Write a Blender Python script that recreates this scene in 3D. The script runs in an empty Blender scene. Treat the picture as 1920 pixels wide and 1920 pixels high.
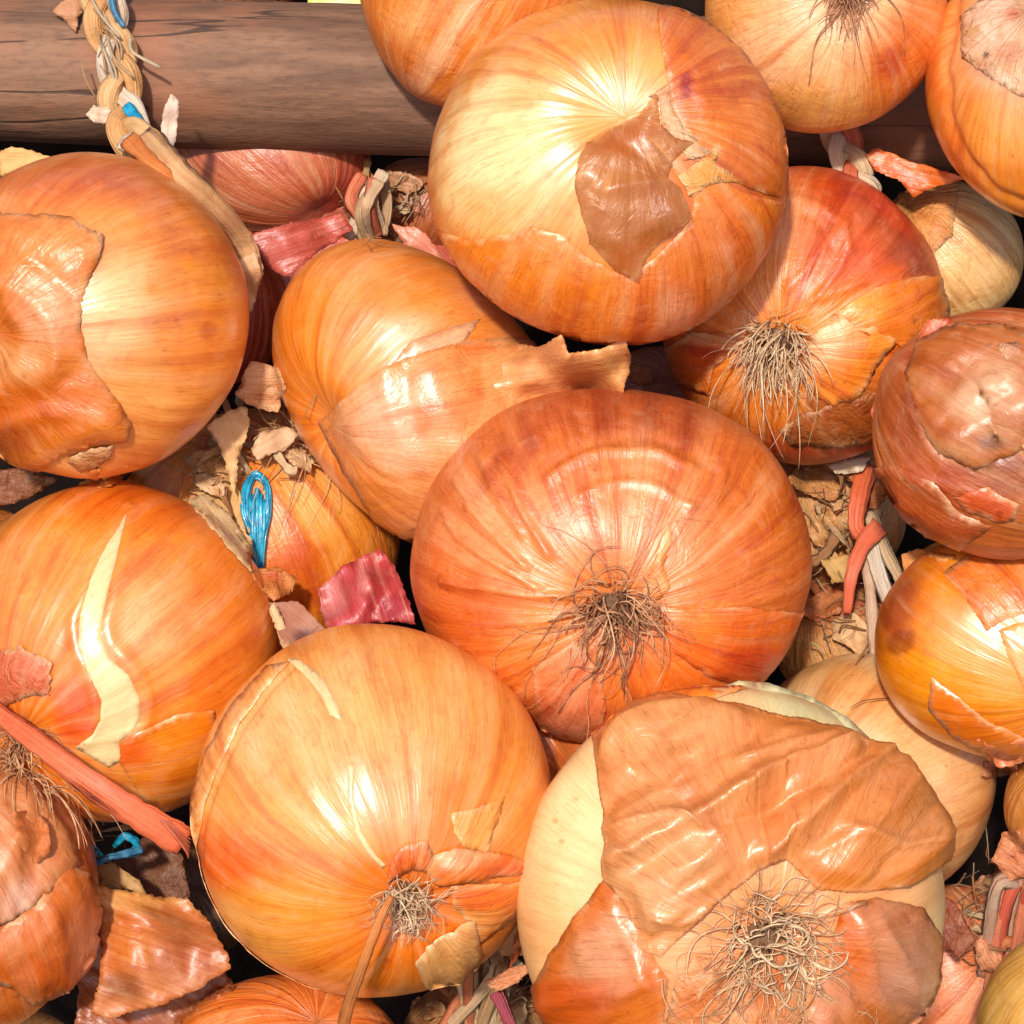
import bpy, math, random
import numpy as np
from mathutils import Vector, Matrix
from mathutils.bvhtree import BVHTree
from mathutils.geometry import delaunay_2d_cdt

# ------------------------------------------------------------------ camera, sky, sun, exposure
SC = bpy.context.scene
COL = SC.collection
S = 0.00012                 # metres per unit (an onion of 670 units is 8 cm)
D = 5200.0                  # camera distance in units
ALPHA = math.radians(52)    # the camera looks down on the sloping heap
sA, cA = math.sin(ALPHA), math.cos(ALPHA)
ROT = np.array([[1, 0, 0], [0, sA, -cA], [0, cA, sA]], float)

cam_d = bpy.data.cameras.new('camera')
cam = bpy.data.objects.new('camera', cam_d)
COL.objects.link(cam)
cam_d.sensor_width = 36
cam_d.lens = 36 / (2 * 960 / D)
cam_d.clip_start = 0.02
cam_d.clip_end = 50
cam.location = Vector(ROT @ np.array([0, 0, D]) * S)
cam.rotation_euler = Matrix([[float(v) for v in r] for r in ROT]).to_euler()
SC.camera = cam

SUN_L = np.array([-0.13, 0.22, 0.965]); SUN_L /= np.linalg.norm(SUN_L)
SUN_W = ROT @ SUN_L
world = bpy.data.worlds.new('World'); SC.world = world; world.use_nodes = True
wn = world.node_tree
sky = wn.nodes.new('ShaderNodeTexSky'); sky.sky_type = 'NISHITA'; sky.sun_disc = False
sky.sun_elevation = math.asin(SUN_W[2]); sky.sun_rotation = math.atan2(SUN_W[0], SUN_W[1])
bg = wn.nodes['Background']; bg.inputs['Strength'].default_value = 0.14
sky.dust_density = 3.0; sky.air_density = 0.7; sky.ozone_density = 0.6
wn.links.new(sky.outputs[0], bg.inputs[0])
sun_d = bpy.data.lights.new('sun', 'SUN'); sun_d.energy = 3.0; sun_d.angle = math.radians(3)
sun_d.color = (1.0, 0.95, 0.88)
sun = bpy.data.objects.new('sun', sun_d); COL.objects.link(sun)
sun.rotation_euler = Vector([float(v) for v in SUN_W]).to_track_quat('Z', 'Y').to_euler()
SC.view_settings.view_transform = 'Standard'; SC.view_settings.look = 'None'
SC.view_settings.exposure = 0.34; SC.view_settings.gamma = 1

# ------------------------------------------------------------------ helpers
rng = np.random.default_rng(7)

def lin(c):
    c = np.asarray(c, float) / 255.0
    return np.where(c <= 0.04045, c / 12.92, ((c + 0.055) / 1.055) ** 2.4)

def tint(c):                # tints of skins, a little richer than the eye notes them
    c = lin(c) * np.array([1, .94, .90]); l = c @ np.array([.25, .6, .15])
    return np.clip(l + (c - l) * (1.09 if l < .45 else 1.0), 0.004, .95)

def U(px, py, z=0.0):       # a place seen at (px, py), z in front of the mean plane of the heap
    k = (D - z) / D
    return np.array([(px - 960) * k, (960 - py) * k, z])

def to_px(P):
    k = D / (D - P[:, 2])
    return 960 + P[:, 0] * k, 960 - P[:, 1] * k

def _h(i):
    i = i.astype(np.int64)
    n = (i[..., 0] * 374761393 + i[..., 1] * 668265263 + i[..., 2] * 2147483647 * 31) & 0x7fffffff
    n = ((n ^ (n >> 13)) * 1274126177) & 0x7fffffff
    n = (n ^ (n >> 16)) & 0xffff
    return n / 32767.5 - 1.0

def noise(P):               # smooth 3-D value noise in -1..1
    P = np.asarray(P, float)
    i = np.floor(P); f = P - i; f = f * f * (3 - 2 * f)
    r = 0
    for a in (0, 1):
        for b in (0, 1):
            for c in (0, 1):
                w = (f[..., 0] if a else 1 - f[..., 0]) * (f[..., 1] if b else 1 - f[..., 1]) * (f[..., 2] if c else 1 - f[..., 2])
                r = r + w * _h(i + np.array([a, b, c]))
    return r

def fbm(P, o=3):
    P = np.asarray(P, float)
    r = 0; a = 1; t = 0
    for k in range(o):
        r = r + a * noise(P + 17.3 * k); t += a; a *= 0.5; P = P * 2.03
    return r / t * 1.4

def V3(x, y, z):
    return np.stack([x, y, z], -1)

def ss(a, b, x):
    t = np.clip((x - a) / (b - a), 0, 1)
    return t * t * (3 - 2 * t)

def seg_dist(x, y, pts):
    d = np.full(x.shape, 1e9)
    for (ax, ay), (bx, by) in zip(pts[:-1], pts[1:]):
        vx, vy = bx - ax, by - ay
        t = np.clip(((x - ax) * vx + (y - ay) * vy) / (vx * vx + vy * vy + 1e-9), 0, 1)
        d = np.minimum(d, np.hypot(x - ax - t * vx, y - ay - t * vy))
    return d

def smooth_path(pts, n):    # Catmull-Rom through the points
    pts = np.asarray(pts, float)
    P = np.vstack([2 * pts[0] - pts[1], pts, 2 * pts[-1] - pts[-2]])
    out = []
    m = len(pts) - 1
    for t in np.linspace(0, m, n):
        i = min(int(t), m - 1); f = t - i
        a, b, c, d = P[i:i + 4]
        out.append(0.5 * ((2 * b) + (c - a) * f + (2 * a - 5 * b + 4 * c - d) * f ** 2 + (-a + 3 * b - 3 * c + d) * f ** 3))
    return np.array(out)

def finish(name, verts, faces, mat, parent=None, origin=None, cols=None, grain=None, label=None, cat=None, group=None, kind=None, solid=0, smooth=True):
    me = bpy.data.meshes.new(name)
    verts = np.asarray(verts, float)
    if origin is None:
        origin = parent['_o'] if parent is not None else verts.mean(0)
    origin = np.asarray(list(origin), float)
    W = (verts - origin) @ ROT.T * S
    me.from_pydata(W.tolist(), [], faces if isinstance(faces, list) else faces.tolist())
    if cols is not None:
        c = np.ones((len(verts), 4)); c[:, :3] = np.clip(cols, 0, 1)
        a = me.attributes.new('tint', 'FLOAT_COLOR', 'POINT'); a.data.foreach_set('color', c.ravel())
    if grain is not None:
        a = me.attributes.new('grain', 'FLOAT_VECTOR', 'POINT'); a.data.foreach_set('vector', np.asarray(grain, float).ravel())
    me.materials.append(mat)
    if smooth:
        me.polygons.foreach_set('use_smooth', [True] * len(me.polygons))
    me.update()
    o = bpy.data.objects.new(name, me); COL.objects.link(o)
    if parent is not None:
        o.parent = parent
    else:
        o.location = Vector([float(v) for v in ROT @ origin * S])
    if solid:
        m = o.modifiers.new('thickness', 'SOLIDIFY'); m.thickness = solid * S; m.offset = -1
    tag(o, label, cat, group, kind)
    return o

def tag(o, label=None, cat=None, group=None, kind=None):
    if label: o['label'] = label
    if cat: o['category'] = cat
    if group: o['group'] = group
    if kind: o['kind'] = kind

def thing(name, origin, label, cat, group=None):
    o = bpy.data.objects.new(name, None); COL.objects.link(o)
    o.empty_display_size = 0.01
    o.location = Vector([float(v) for v in ROT @ np.asarray(origin) * S])
    o['_o'] = [float(v) for v in origin]
    tag(o, label, cat, group)
    return o

# ------------------------------------------------------------------ materials
def new_mat(name):
    m = bpy.data.materials.new(name); m.use_nodes = True
    nt = m.node_tree
    b = nt.nodes['Principled BSDF']
    return m, nt, b

class N:
    def __init__(s, nt): s.nt = nt
    def link(s, a, b): s.nt.links.new(a, b)
    def put(s, sock, v):
        if hasattr(v, 'is_output') or isinstance(v, bpy.types.NodeSocket): s.nt.links.new(v, sock)
        else: sock.default_value = v
    def math(s, op, a, b=0.0, c=None, clamp=False):
        n = s.nt.nodes.new('ShaderNodeMath'); n.operation = op; n.use_clamp = clamp
        s.put(n.inputs[0], a); s.put(n.inputs[1], b)
        if c is not None: s.put(n.inputs[2], c)
        return n.outputs[0]
    def vmath(s, op, a, b):
        n = s.nt.nodes.new('ShaderNodeVectorMath'); n.operation = op
        s.put(n.inputs[0], a); s.put(n.inputs[1], b); return n.outputs[0]
    def noise(s, vec, scale, detail=3, rough=0.55, dist=0.0):
        n = s.nt.nodes.new('ShaderNodeTexNoise'); s.link(vec, n.inputs['Vector'])
        n.inputs['Scale'].default_value = scale; n.inputs['Detail'].default_value = detail
        n.inputs['Roughness'].default_value = rough; n.inputs['Distortion'].default_value = dist
        return n.outputs['Fac']
    def mix(s, f, a, b, mode='MIX'):
        n = s.nt.nodes.new('ShaderNodeMix'); n.data_type = 'RGBA'; n.blend_type = mode
        s.put(n.inputs[0], f); s.put(n.inputs[6], a); s.put(n.inputs[7], b); return n.outputs[2]
    def step(s, x, a, b):
        n = s.nt.nodes.new('ShaderNodeMapRange'); n.interpolation_type = 'SMOOTHSTEP'
        s.put(n.inputs[0], x); n.inputs[1].default_value = a; n.inputs[2].default_value = b; return n.outputs[0]

def skin_mat(name, rough=0.32, streak=0.5, fine=0.35, vein=0.3, blotch=0.35, bump=0.5, crinkle=0.3, coat=0.25, thin=0.0, sss=0.0, k=7.0, kz=0.5, clear=0.0, wrinkle=.5, spec=.75, mottle=.4, crough=.28):
    m, nt, b = new_mat(name); n = N(nt)
    at = nt.nodes.new('ShaderNodeAttribute'); at.attribute_name = 'tint'
    gr = nt.nodes.new('ShaderNodeAttribute'); gr.attribute_name = 'grain'
    tc = nt.nodes.new('ShaderNodeTexCoord')
    obj = tc.outputs['Object']
    wob = nt.nodes.new('ShaderNodeTexNoise'); n.link(obj, wob.inputs['Vector']); wob.inputs['Scale'].default_value = 45
    wv = n.vmath('MULTIPLY', n.vmath('SUBTRACT', wob.outputs['Color'], (.5, .5, .5)), (.10, .10, .2))
    g = n.vmath('ADD', gr.outputs['Vector'], wv)
    g1 = n.vmath('MULTIPLY', g, (k, k, kz))
    g2 = n.vmath('MULTIPLY', g, (k * 4.5, k * 4.5, kz * 2))
    s1 = n.noise(g1, 1.0, 3, .55)
    s2 = n.noise(g2, 1.0, 2, .6)
    bl = n.noise(obj, 55, 4, .6, .4)
    spk = n.noise(obj, 700, 2, .5)
    s3 = n.noise(n.vmath('MULTIPLY', g, (k * 1.1, k * 1.1, 1.1)), 1.0, 3, .6, .3)
    s4 = n.noise(n.vmath('MULTIPLY', g, (k * 9, k * 9, kz * 3)), 1.0, 2, .6)
    c0 = at.outputs['Color']
    deep = n.mix(1.0, c0, (.72, .45, .24, 1), 'MULTIPLY')
    pale = n.mix(0.30, c0, (.86, .62, .34, 1))
    c = n.mix(n.math('MULTIPLY', n.step(s1, .48, .72), streak), c0, deep)
    c = n.mix(n.math('MULTIPLY', n.step(s1, .50, .26), streak * .9), c, pale)
    f2 = n.mix(1.0, c, (.70, .52, .36, 1), 'MULTIPLY')
    c = n.mix(n.math('MULTIPLY', n.step(s2, .50, .72), fine), c, f2)
    ln = n.step(n.math('ABSOLUTE', n.math('SUBTRACT', s2, .47)), .022, 0.0)
    c = n.mix(n.math('MULTIPLY', ln, vein), c, n.mix(1.0, c, (.60, .38, .22, 1), 'MULTIPLY'))
    ln2 = n.step(n.math('ABSOLUTE', n.math('SUBTRACT', s4, .5)), .06, 0.0)
    c = n.mix(n.math('MULTIPLY', ln2, vein * .6), c, n.mix(1.0, c, (.68, .46, .30, 1), 'MULTIPLY'))
    mot = n.noise(obj, 210, 3, .6, .5)
    c = n.mix(n.math('MULTIPLY', n.step(mot, .50, .72), mottle), c, n.mix(1.0, c, (.76, .56, .40, 1), 'MULTIPLY'))
    c = n.mix(n.math('MULTIPLY', n.step(mot, .46, .28), mottle * .5), c, n.mix(.35, c, (.9, .68, .42, 1)))
    sp2 = n.noise(obj, 330, 2, .5)
    c = n.mix(n.math('MULTIPLY', n.step(sp2, .70, .78), mottle), c, n.mix(1.0, c, (.45, .28, .18, 1), 'MULTIPLY'))
    red = n.mix(1.0, c, (.88, .62, .40, 1), 'MULTIPLY')
    c = n.mix(n.math('MULTIPLY', n.step(bl, .50, .70), blotch), c, red)
    c = n.mix(n.math('MULTIPLY', n.step(spk, .62, .75), .35 * blotch + .08), c, n.mix(1.0, c, (.5, .33, .22, 1), 'MULTIPLY'))
    n.link(c, b.inputs['Base Color'])
    rr = n.math('ADD', rough - .08, n.math('MULTIPLY', bl, .2))
    n.link(rr, b.inputs['Roughness'])
    b.inputs['Coat Weight'].default_value = coat; b.inputs['Coat Roughness'].default_value = crough
    b.inputs['Specular IOR Level'].default_value = spec
    cr = n.noise(obj, 130, 4, .62, 1.2)
    ridge = n.math('ABSOLUTE', n.math('SUBTRACT', cr, .5))
    h = n.math('ADD', n.math('MULTIPLY', s1, .6), n.math('MULTIPLY', s2, .11))
    h = n.math('ADD', h, n.math('MULTIPLY', ridge, -crinkle * 2.0))
    h = n.math('ADD', h, n.math('MULTIPLY', bl, .4 * crinkle + .15))
    h = n.math('ADD', h, n.math('MULTIPLY', spk, .02))
    h = n.math('ADD', h, n.math('MULTIPLY', s3, wrinkle))
    h = n.math('ADD', h, n.math('MULTIPLY', s4, .02))
    bp = nt.nodes.new('ShaderNodeBump'); bp.inputs['Distance'].default_value = 0.0011
    bp.inputs['Strength'].default_value = bump; n.link(h, bp.inputs['Height'])
    n.link(bp.outputs[0], b.inputs['Normal'])
    if sss:
        b.inputs['Subsurface Weight'].default_value = sss
        b.inputs['Subsurface Radius'].default_value = (.004, .0018, .0007)
        b.inputs['Subsurface Scale'].default_value = 1.0
    if clear:
        tp = nt.nodes.new('ShaderNodeBsdfTransparent'); tp.inputs[0].default_value = (.93, .80, .62, 1)
        mx = nt.nodes.new('ShaderNodeMixShader'); mx.inputs[0].default_value = clear
        n.link(b.outputs[0], mx.inputs[1]); n.link(tp.outputs[0], mx.inputs[2])
        n.link(mx.outputs[0], nt.nodes['Material Output'].inputs['Surface'])
    elif thin:
        tr = nt.nodes.new('ShaderNodeBsdfTranslucent'); n.link(c, tr.inputs[0]); n.link(bp.outputs[0], tr.inputs['Normal'])
        mx = nt.nodes.new('ShaderNodeMixShader'); mx.inputs[0].default_value = thin
        n.link(b.outputs[0], mx.inputs[1]); n.link(tr.outputs[0], mx.inputs[2])
        n.link(mx.outputs[0], nt.nodes['Material Output'].inputs['Surface'])
    return m

M_GLOSS = skin_mat('glossy_onion_skin', rough=.32, coat=.45, spec=.9, bump=.42, crinkle=.12, blotch=.4, vein=.5, fine=.38, wrinkle=.55, streak=.75, mottle=.38)
M_SKIN = skin_mat('onion_skin', rough=.42, coat=.12, bump=.7, crinkle=.35, blotch=.45, vein=.55, fine=.45, wrinkle=.7, streak=.85, mottle=.5)
M_DRY = skin_mat('dry_papery_skin', rough=.5, coat=.05, bump=.95, crinkle=.9, blotch=.7, thin=.15, vein=.45, fine=.4, wrinkle=.7, mottle=.7, spec=.55)
M_FILM = skin_mat('shiny_papery_skin', rough=.35, coat=.3, bump=.5, crinkle=.55, blotch=.4, thin=.15, streak=.45, fine=.4, vein=.5, wrinkle=.5, spec=.8, mottle=.45)
M_SHEET = skin_mat('dry_brown_sheet', rough=.42, coat=.15, bump=.45, crinkle=.4, blotch=.5, thin=.1, streak=.7, fine=.5, vein=.5, wrinkle=.5, mottle=.5)
M_PAPER = skin_mat('thin_amber_paper', rough=.34, coat=.4, bump=.5, crinkle=.5, blotch=.25, clear=.27, streak=.4, fine=.35, vein=.5, wrinkle=.5, spec=.9, mottle=.3)
M_CLEAR = skin_mat('clear_brown_film', rough=.32, coat=.35, crough=.2, bump=.5, crinkle=.6, blotch=.4, clear=.66, streak=.3, fine=.4, vein=.4, wrinkle=.4, mottle=.5)
M_FLESH = skin_mat('bare_onion_flesh', rough=.36, coat=.25, streak=.3, fine=.25, vein=.3, blotch=.1, bump=.35, crinkle=.08, wrinkle=.3, mottle=.12)
M_STRAW = skin_mat('dry_straw', rough=.6, coat=0, streak=.35, fine=.4, vein=.3, blotch=.2, bump=.8, crinkle=.3, thin=.1, k=5, kz=.25, spec=.4)

M_RAFFIA = skin_mat('dry_raffia', rough=.5, coat=.05, streak=.25, fine=.3, vein=.25, blotch=.1, bump=.7, crinkle=.2, thin=.12, k=5, kz=.25, spec=.5)

def plain_mat(name, rgb, rough=.6, var=.35, scale=400, coat=0, bump=.3, rgb2=None):
    m, nt, b = new_mat(name); n = N(nt)
    tc = nt.nodes.new('ShaderNodeTexCoord')
    f = n.noise(tc.outputs['Object'], scale, 4, .6)
    c1 = tuple(lin(rgb)) + (1,)
    c2 = tuple(lin(rgb2)) + (1,) if rgb2 else tuple(lin(rgb) * (1 - var)) + (1,)
    n.link(n.mix(n.step(f, .35, .65), c1, c2), b.inputs['Base Color'])
    b.inputs['Roughness'].default_value = rough; b.inputs['Coat Weight'].default_value = coat
    if rough > .85: b.inputs['Specular IOR Level'].default_value = .05
    bp = nt.nodes.new('ShaderNodeBump'); bp.inputs['Distance'].default_value = .0004; bp.inputs['Strength'].default_value = bump
    n.link(f, bp.inputs['Height']); n.link(bp.outputs[0], b.inputs['Normal'])
    return m

M_ROOT = plain_mat('dry_root_hair', (214, 166, 118), .7, rgb2=(164, 112, 72), scale=300)
M_ROOT_P = plain_mat('pale_root_hair', (224, 194, 152), .7, rgb2=(184, 146, 106), scale=300)
M_ROOT_D = plain_mat('brown_root_hair', (196, 140, 96), .7, rgb2=(128, 82, 54), scale=300)
M_BLUE = plain_mat('blue_plastic_twine', (24, 158, 188), .35, rgb2=(16, 118, 152), scale=600, coat=.3)
M_BLUE_D = plain_mat('dull_blue_twine', (60, 120, 150), .45, rgb2=(30, 84, 112), scale=500)
M_LIME = plain_mat('lime_paper', (196, 204, 40), .7, rgb2=(230, 226, 170), scale=90)

def wood_mat():
    m, nt, b = new_mat('weathered_wood'); n = N(nt)
    tc = nt.nodes.new('ShaderNodeTexCoord')
    v = n.vmath('MULTIPLY', tc.outputs['Object'], (16, 150, 150))
    a = n.noise(v, 1.0, 5, .65, .4)
    f = n.noise(n.vmath('MULTIPLY', tc.outputs['Object'], (260, 900, 900)), 1.0, 3, .6)
    l = n.noise(tc.outputs['Object'], 30, 3, .6)
    c = n.mix(n.step(a, .34, .68), tuple(lin((104, 71, 50))) + (1,), tuple(lin((140, 101, 74))) + (1,))
    c = n.mix(n.math('MULTIPLY', n.step(f, .48, .68), .4), c, tuple(lin((78, 54, 42))) + (1,))
    c = n.mix(n.math('MULTIPLY', n.step(l, .5, .68), .45), c, tuple(lin((160, 98, 66))) + (1,))
    ck = n.step(n.math('ABSOLUTE', n.math('SUBTRACT', n.noise(n.vmath('MULTIPLY', tc.outputs['Object'], (5, 75, 75)), 1.0, 3, .5, .5), .5)), .014, .004)
    ck = n.math('MULTIPLY', ck, n.step(l, .44, .56))
    c = n.mix(n.math('MULTIPLY', ck, .8), c, tuple(lin((52, 36, 28))) + (1,))
    n.link(c, b.inputs['Base Color']); b.inputs['Roughness'].default_value = .75
    bp = nt.nodes.new('ShaderNodeBump'); bp.inputs['Distance'].default_value = .0007; bp.inputs['Strength'].default_value = .6
    n.link(n.math('SUBTRACT', n.math('ADD', a, n.math('MULTIPLY', f, .5)), n.math('MULTIPLY', ck, .8)), bp.inputs['Height']); n.link(bp.outputs[0], b.inputs['Normal'])
    return m
M_WOOD = wood_mat()
M_BOARD = plain_mat('dark_board', (34, 23, 17), .9, scale=120, rgb2=(20, 13, 10))

# ------------------------------------------------------------------ surface under the heap
b = 2600
finish('stall_board', [(-b, -b, -900), (b, -b, -900), (b, b, -900), (-b, b, -900), (-b, -b, -1000), (b, -b, -1000), (b, b, -1000), (-b, b, -1000)],
       [(0, 1, 2, 3), (7, 6, 5, 4), (0, 4, 5, 1), (1, 5, 6, 2), (2, 6, 7, 3), (3, 7, 4, 0)], M_BOARD, kind='structure', smooth=False)

SOLIDS = []                 # (bvh, centre px, reach) of what loose pieces can lie on
CAM = np.array([0, 0, D])

def ray(bvh, px, py):
    d = U(px, py, 0) - CAM
    d /= np.linalg.norm(d)
    h = bvh.ray_cast(Vector(CAM), Vector(d))
    return h

def surf(px, py, floor=-520):
    best = None
    for bvh, cx, cy, r in SOLIDS:
        if (px - cx) ** 2 + (py - cy) ** 2 > r * r: continue
        h = ray(bvh, px, py)
        if h[0] is not None and (best is None or h[0].z > best): best = h[0].z
    return best if best is not None else floor

# ------------------------------------------------------------------ wooden pole
def build_pole():
    a, e = U(-260, 118, -330), U(2180, 200, -330)
    n, m = 160, 48
    V, F = [], []
    ax = (e - a); L = np.linalg.norm(ax); ax /= L
    p = np.cross([0, 0, 1], ax); p /= np.linalg.norm(p); q = np.cross(ax, p)
    t = np.linspace(0, 1, n)[:, None]; ph = np.linspace(0, 2 * np.pi, m, endpoint=False)[None]
    T, P = np.broadcast_arrays(t, ph)
    r = 146 * (1 + .03 * fbm(V3(T * 9, np.cos(P) * 1.2, np.sin(P) * 1.2)) + .008 * noise(V3(T * 25, np.cos(P) * 9, np.sin(P) * 9)))
    pos = a + (T[..., None] * L) * ax + (r * np.cos(P))[..., None] * p + (r * np.sin(P))[..., None] * q
    V = pos.reshape(-1, 3)
    F = [(i * m + j, i * m + (j + 1) % m, (i + 1) * m + (j + 1) % m, (i + 1) * m + j) for i in range(n - 1) for j in range(m)]
    F += [tuple(range(m - 1, -1, -1)), tuple((n - 1) * m + j for j in range(m))]
    finish('wooden_pole', V, F, M_WOOD, label='weathered brown wooden pole running behind the hanging onions', cat='pole')
    bv = BVHTree.FromPolygons([tuple(v) for v in V], F)
    SOLIDS.append((bv, 960, 160, 5000))
build_pole()

# ------------------------------------------------------------------ onions
GROUP = 'onions heaped on the stall'

class Onion:
    def __init__(s, label, c, r, z, rz=None, rot=0, pole=None, axis=None, cols=((214, 124, 60),) * 3, blobs=(), folds=(), ribs=((.007, 9, .7, .5),),
                 dim=(.09, .30), neck=(.05, .25), lump=.026, mat=None, res=(200, 120), seed=0, cat='onion', name='onion'):
        s.cx, s.cy = c; s.z = z
        s.c = U(c[0], c[1], z); k = (D - z) / D
        rx, ry = r; s.rad = np.array([rx, ry, rz or .9 * min(rx, ry)]) * k
        a = math.radians(rot); s.R = np.array([[math.cos(a), -math.sin(a), 0], [math.sin(a), math.cos(a), 0], [0, 0, 1]])
        if pole is not None:
            dx, dy = (pole[0] - c[0]), -(pole[1] - c[1])
            v = s.R.T @ np.array([dx, dy, 0]); u = v[0] / rx, v[1] / ry
            l = u[0] ** 2 + u[1] ** 2
            ax = np.array([u[0], u[1], math.sqrt(max(.02, 1 - l))])
        else:
            ax = np.array(axis or (0.2, -.3, .9), float)
        ax /= np.linalg.norm(ax); s.ax = ax
        e = np.cross(ax, [0, 1, 0.01]); e /= np.linalg.norm(e); s.e1 = e; s.e2 = np.cross(ax, e)
        s.seed = seed; s.dim, s.neck, s.lump, s.ribs, s.folds = dim, neck, lump, ribs, folds
        s.root = thing(name, s.c, label, cat, GROUP)
        nu, nv = res
        th = np.pi * (np.arange(1, nv) / nv); th = th - .12 * np.sin(2 * th) * 1.2
        ph = np.arange(nu) * 2 * np.pi / nu
        T, P = np.meshgrid(th, ph, indexing='ij')
        T = np.concatenate([[0], T.ravel(), [np.pi]]); P = np.concatenate([[0], P.ravel(), [0]])
        pos = s.pos(T, P)
        nr = pos - s.c; nr /= np.linalg.norm(nr, axis=1)[:, None]
        x, y = to_px(pos)
        front = ss(-.1, .25, nr[:, 2])
        for pts, amp, w in folds:
            pts = smooth_path(pts, 4 * len(pts))
            d = seg_dist(x + 5 * noise(pos / 40), y + 5 * noise(pos / 40 + 9), [tuple(p) for p in pts])
            pos += nr * (amp * front * np.exp(-(d / w) ** 2))[:, None]
        F = []
        for j in range(nu): F.append((0, 1 + j, 1 + (j + 1) % nu))
        for i in range(nv - 2):
            o = 1 + i * nu
            F += [(o + j, o + nu + j, o + nu + (j + 1) % nu, o + (j + 1) % nu) for j in range(nu)]
        o = 1 + (nv - 2) * nu
        for j in range(nu): F.append((o + j, len(T) - 1, o + (j + 1) % nu))
        cr, ce, cn = [tint(q) for q in cols]
        w = np.clip((T + .25 * noise(pos / 90 + seed)) / np.pi, 0, 1)[:, None]
        base = np.where(w < .5, cr + (ce - cr) * ss(0.05, .42, w), ce + (cn - ce) * ss(.55, .95, w))
        base = s.paint(base, x, y, pos, blobs, front)
        s.bvh = BVHTree.FromPolygons([tuple(v) for v in pos], F)
        finish('bulb', pos, F, mat or M_GLOSS, s.root, cols=base, grain=s.grain(T, P))
        SOLIDS.append((s.bvh, s.cx, s.cy, 1.15 * max(rx, ry)))

    def paint(s, base, x, y, pos, blobs, front=1.0):  # soft tint patches; some pale ones put glossy sheen into the colour
        for bx, by, brx, bry, brot, c, st, *hard in blobs:
            a = math.radians(brot); X = x - bx; Y = y - by
            u = (X * math.cos(a) + Y * math.sin(a)) / brx; v = (-X * math.sin(a) + Y * math.cos(a)) / bry
            q = np.hypot(u, v) + .32 * fbm(pos / 55 + s.seed * 3.1 + bx * .37)
            h = hard[0] if hard else .6
            m = (1 - ss(1 - h, 1 + h, q)) * st * front
            base = base + (tint(c) - base) * m[:, None]
        return base

    def pos(s, T, P):
        d = np.cos(T)[:, None] * s.ax + (np.sin(T) * np.cos(P))[:, None] * s.e1 + (np.sin(T) * np.sin(P))[:, None] * s.e2
        f = 1 - s.dim[0] * np.exp(-(T / s.dim[1]) ** 2) + s.neck[0] * np.exp(-((np.pi - T) / s.neck[1]) ** 2)
        f = f + s.lump * noise(d * 1.6 + s.seed * 7.7) + s.lump * .35 * noise(d * 4 + s.seed * 3.3)
        for amp, k, t0, tw in s.ribs:
            w = np.exp(-((T - t0) / tw) ** 2)
            f = f + amp * w * noise(V3(np.cos(P) * k + s.seed, np.sin(P) * k, T * 1.2))
        return s.c + (s.R @ (d * f[:, None] * s.rad).T).T

    def grain(s, T, P):
        return V3(np.cos(P) + s.seed * 1.7, np.sin(P) + s.seed * .9, T)

    def inv(s, p):          # radius ratio, polar angle, azimuth
        q = (s.R.T @ (np.atleast_2d(p) - s.c).T).T / s.rad
        r = np.linalg.norm(q, axis=1); d = q / np.maximum(r, 1e-6)[:, None]
        return r, np.arccos(np.clip(d @ s.ax, -1, 1)), np.arctan2(d @ s.e2, d @ s.e1)

    def on(s, px, py):      # point and normal of the bulb seen at (px, py); beyond the outline, the nearest edge
        h = ray(s.bvh, px, py)
        if h[0] is not None:
            n = np.array(h[1]);
            if n[2] < 0: n = -n
            return np.array(h[0]), n
        d = U(px, py, 0) - CAM; d /= np.linalg.norm(d)
        t = (s.c - CAM) @ d; q = CAM + d * t
        dd = q - s.c; dd /= np.linalg.norm(dd)
        co, nn, ii, ds = s.bvh.find_nearest(Vector(s.c + dd * s.rad.max() * 1.05))
        return np.array(co), dd

    def up(s, px, py, h):
        p, n = s.on(px, py); return p + n * h

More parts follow.
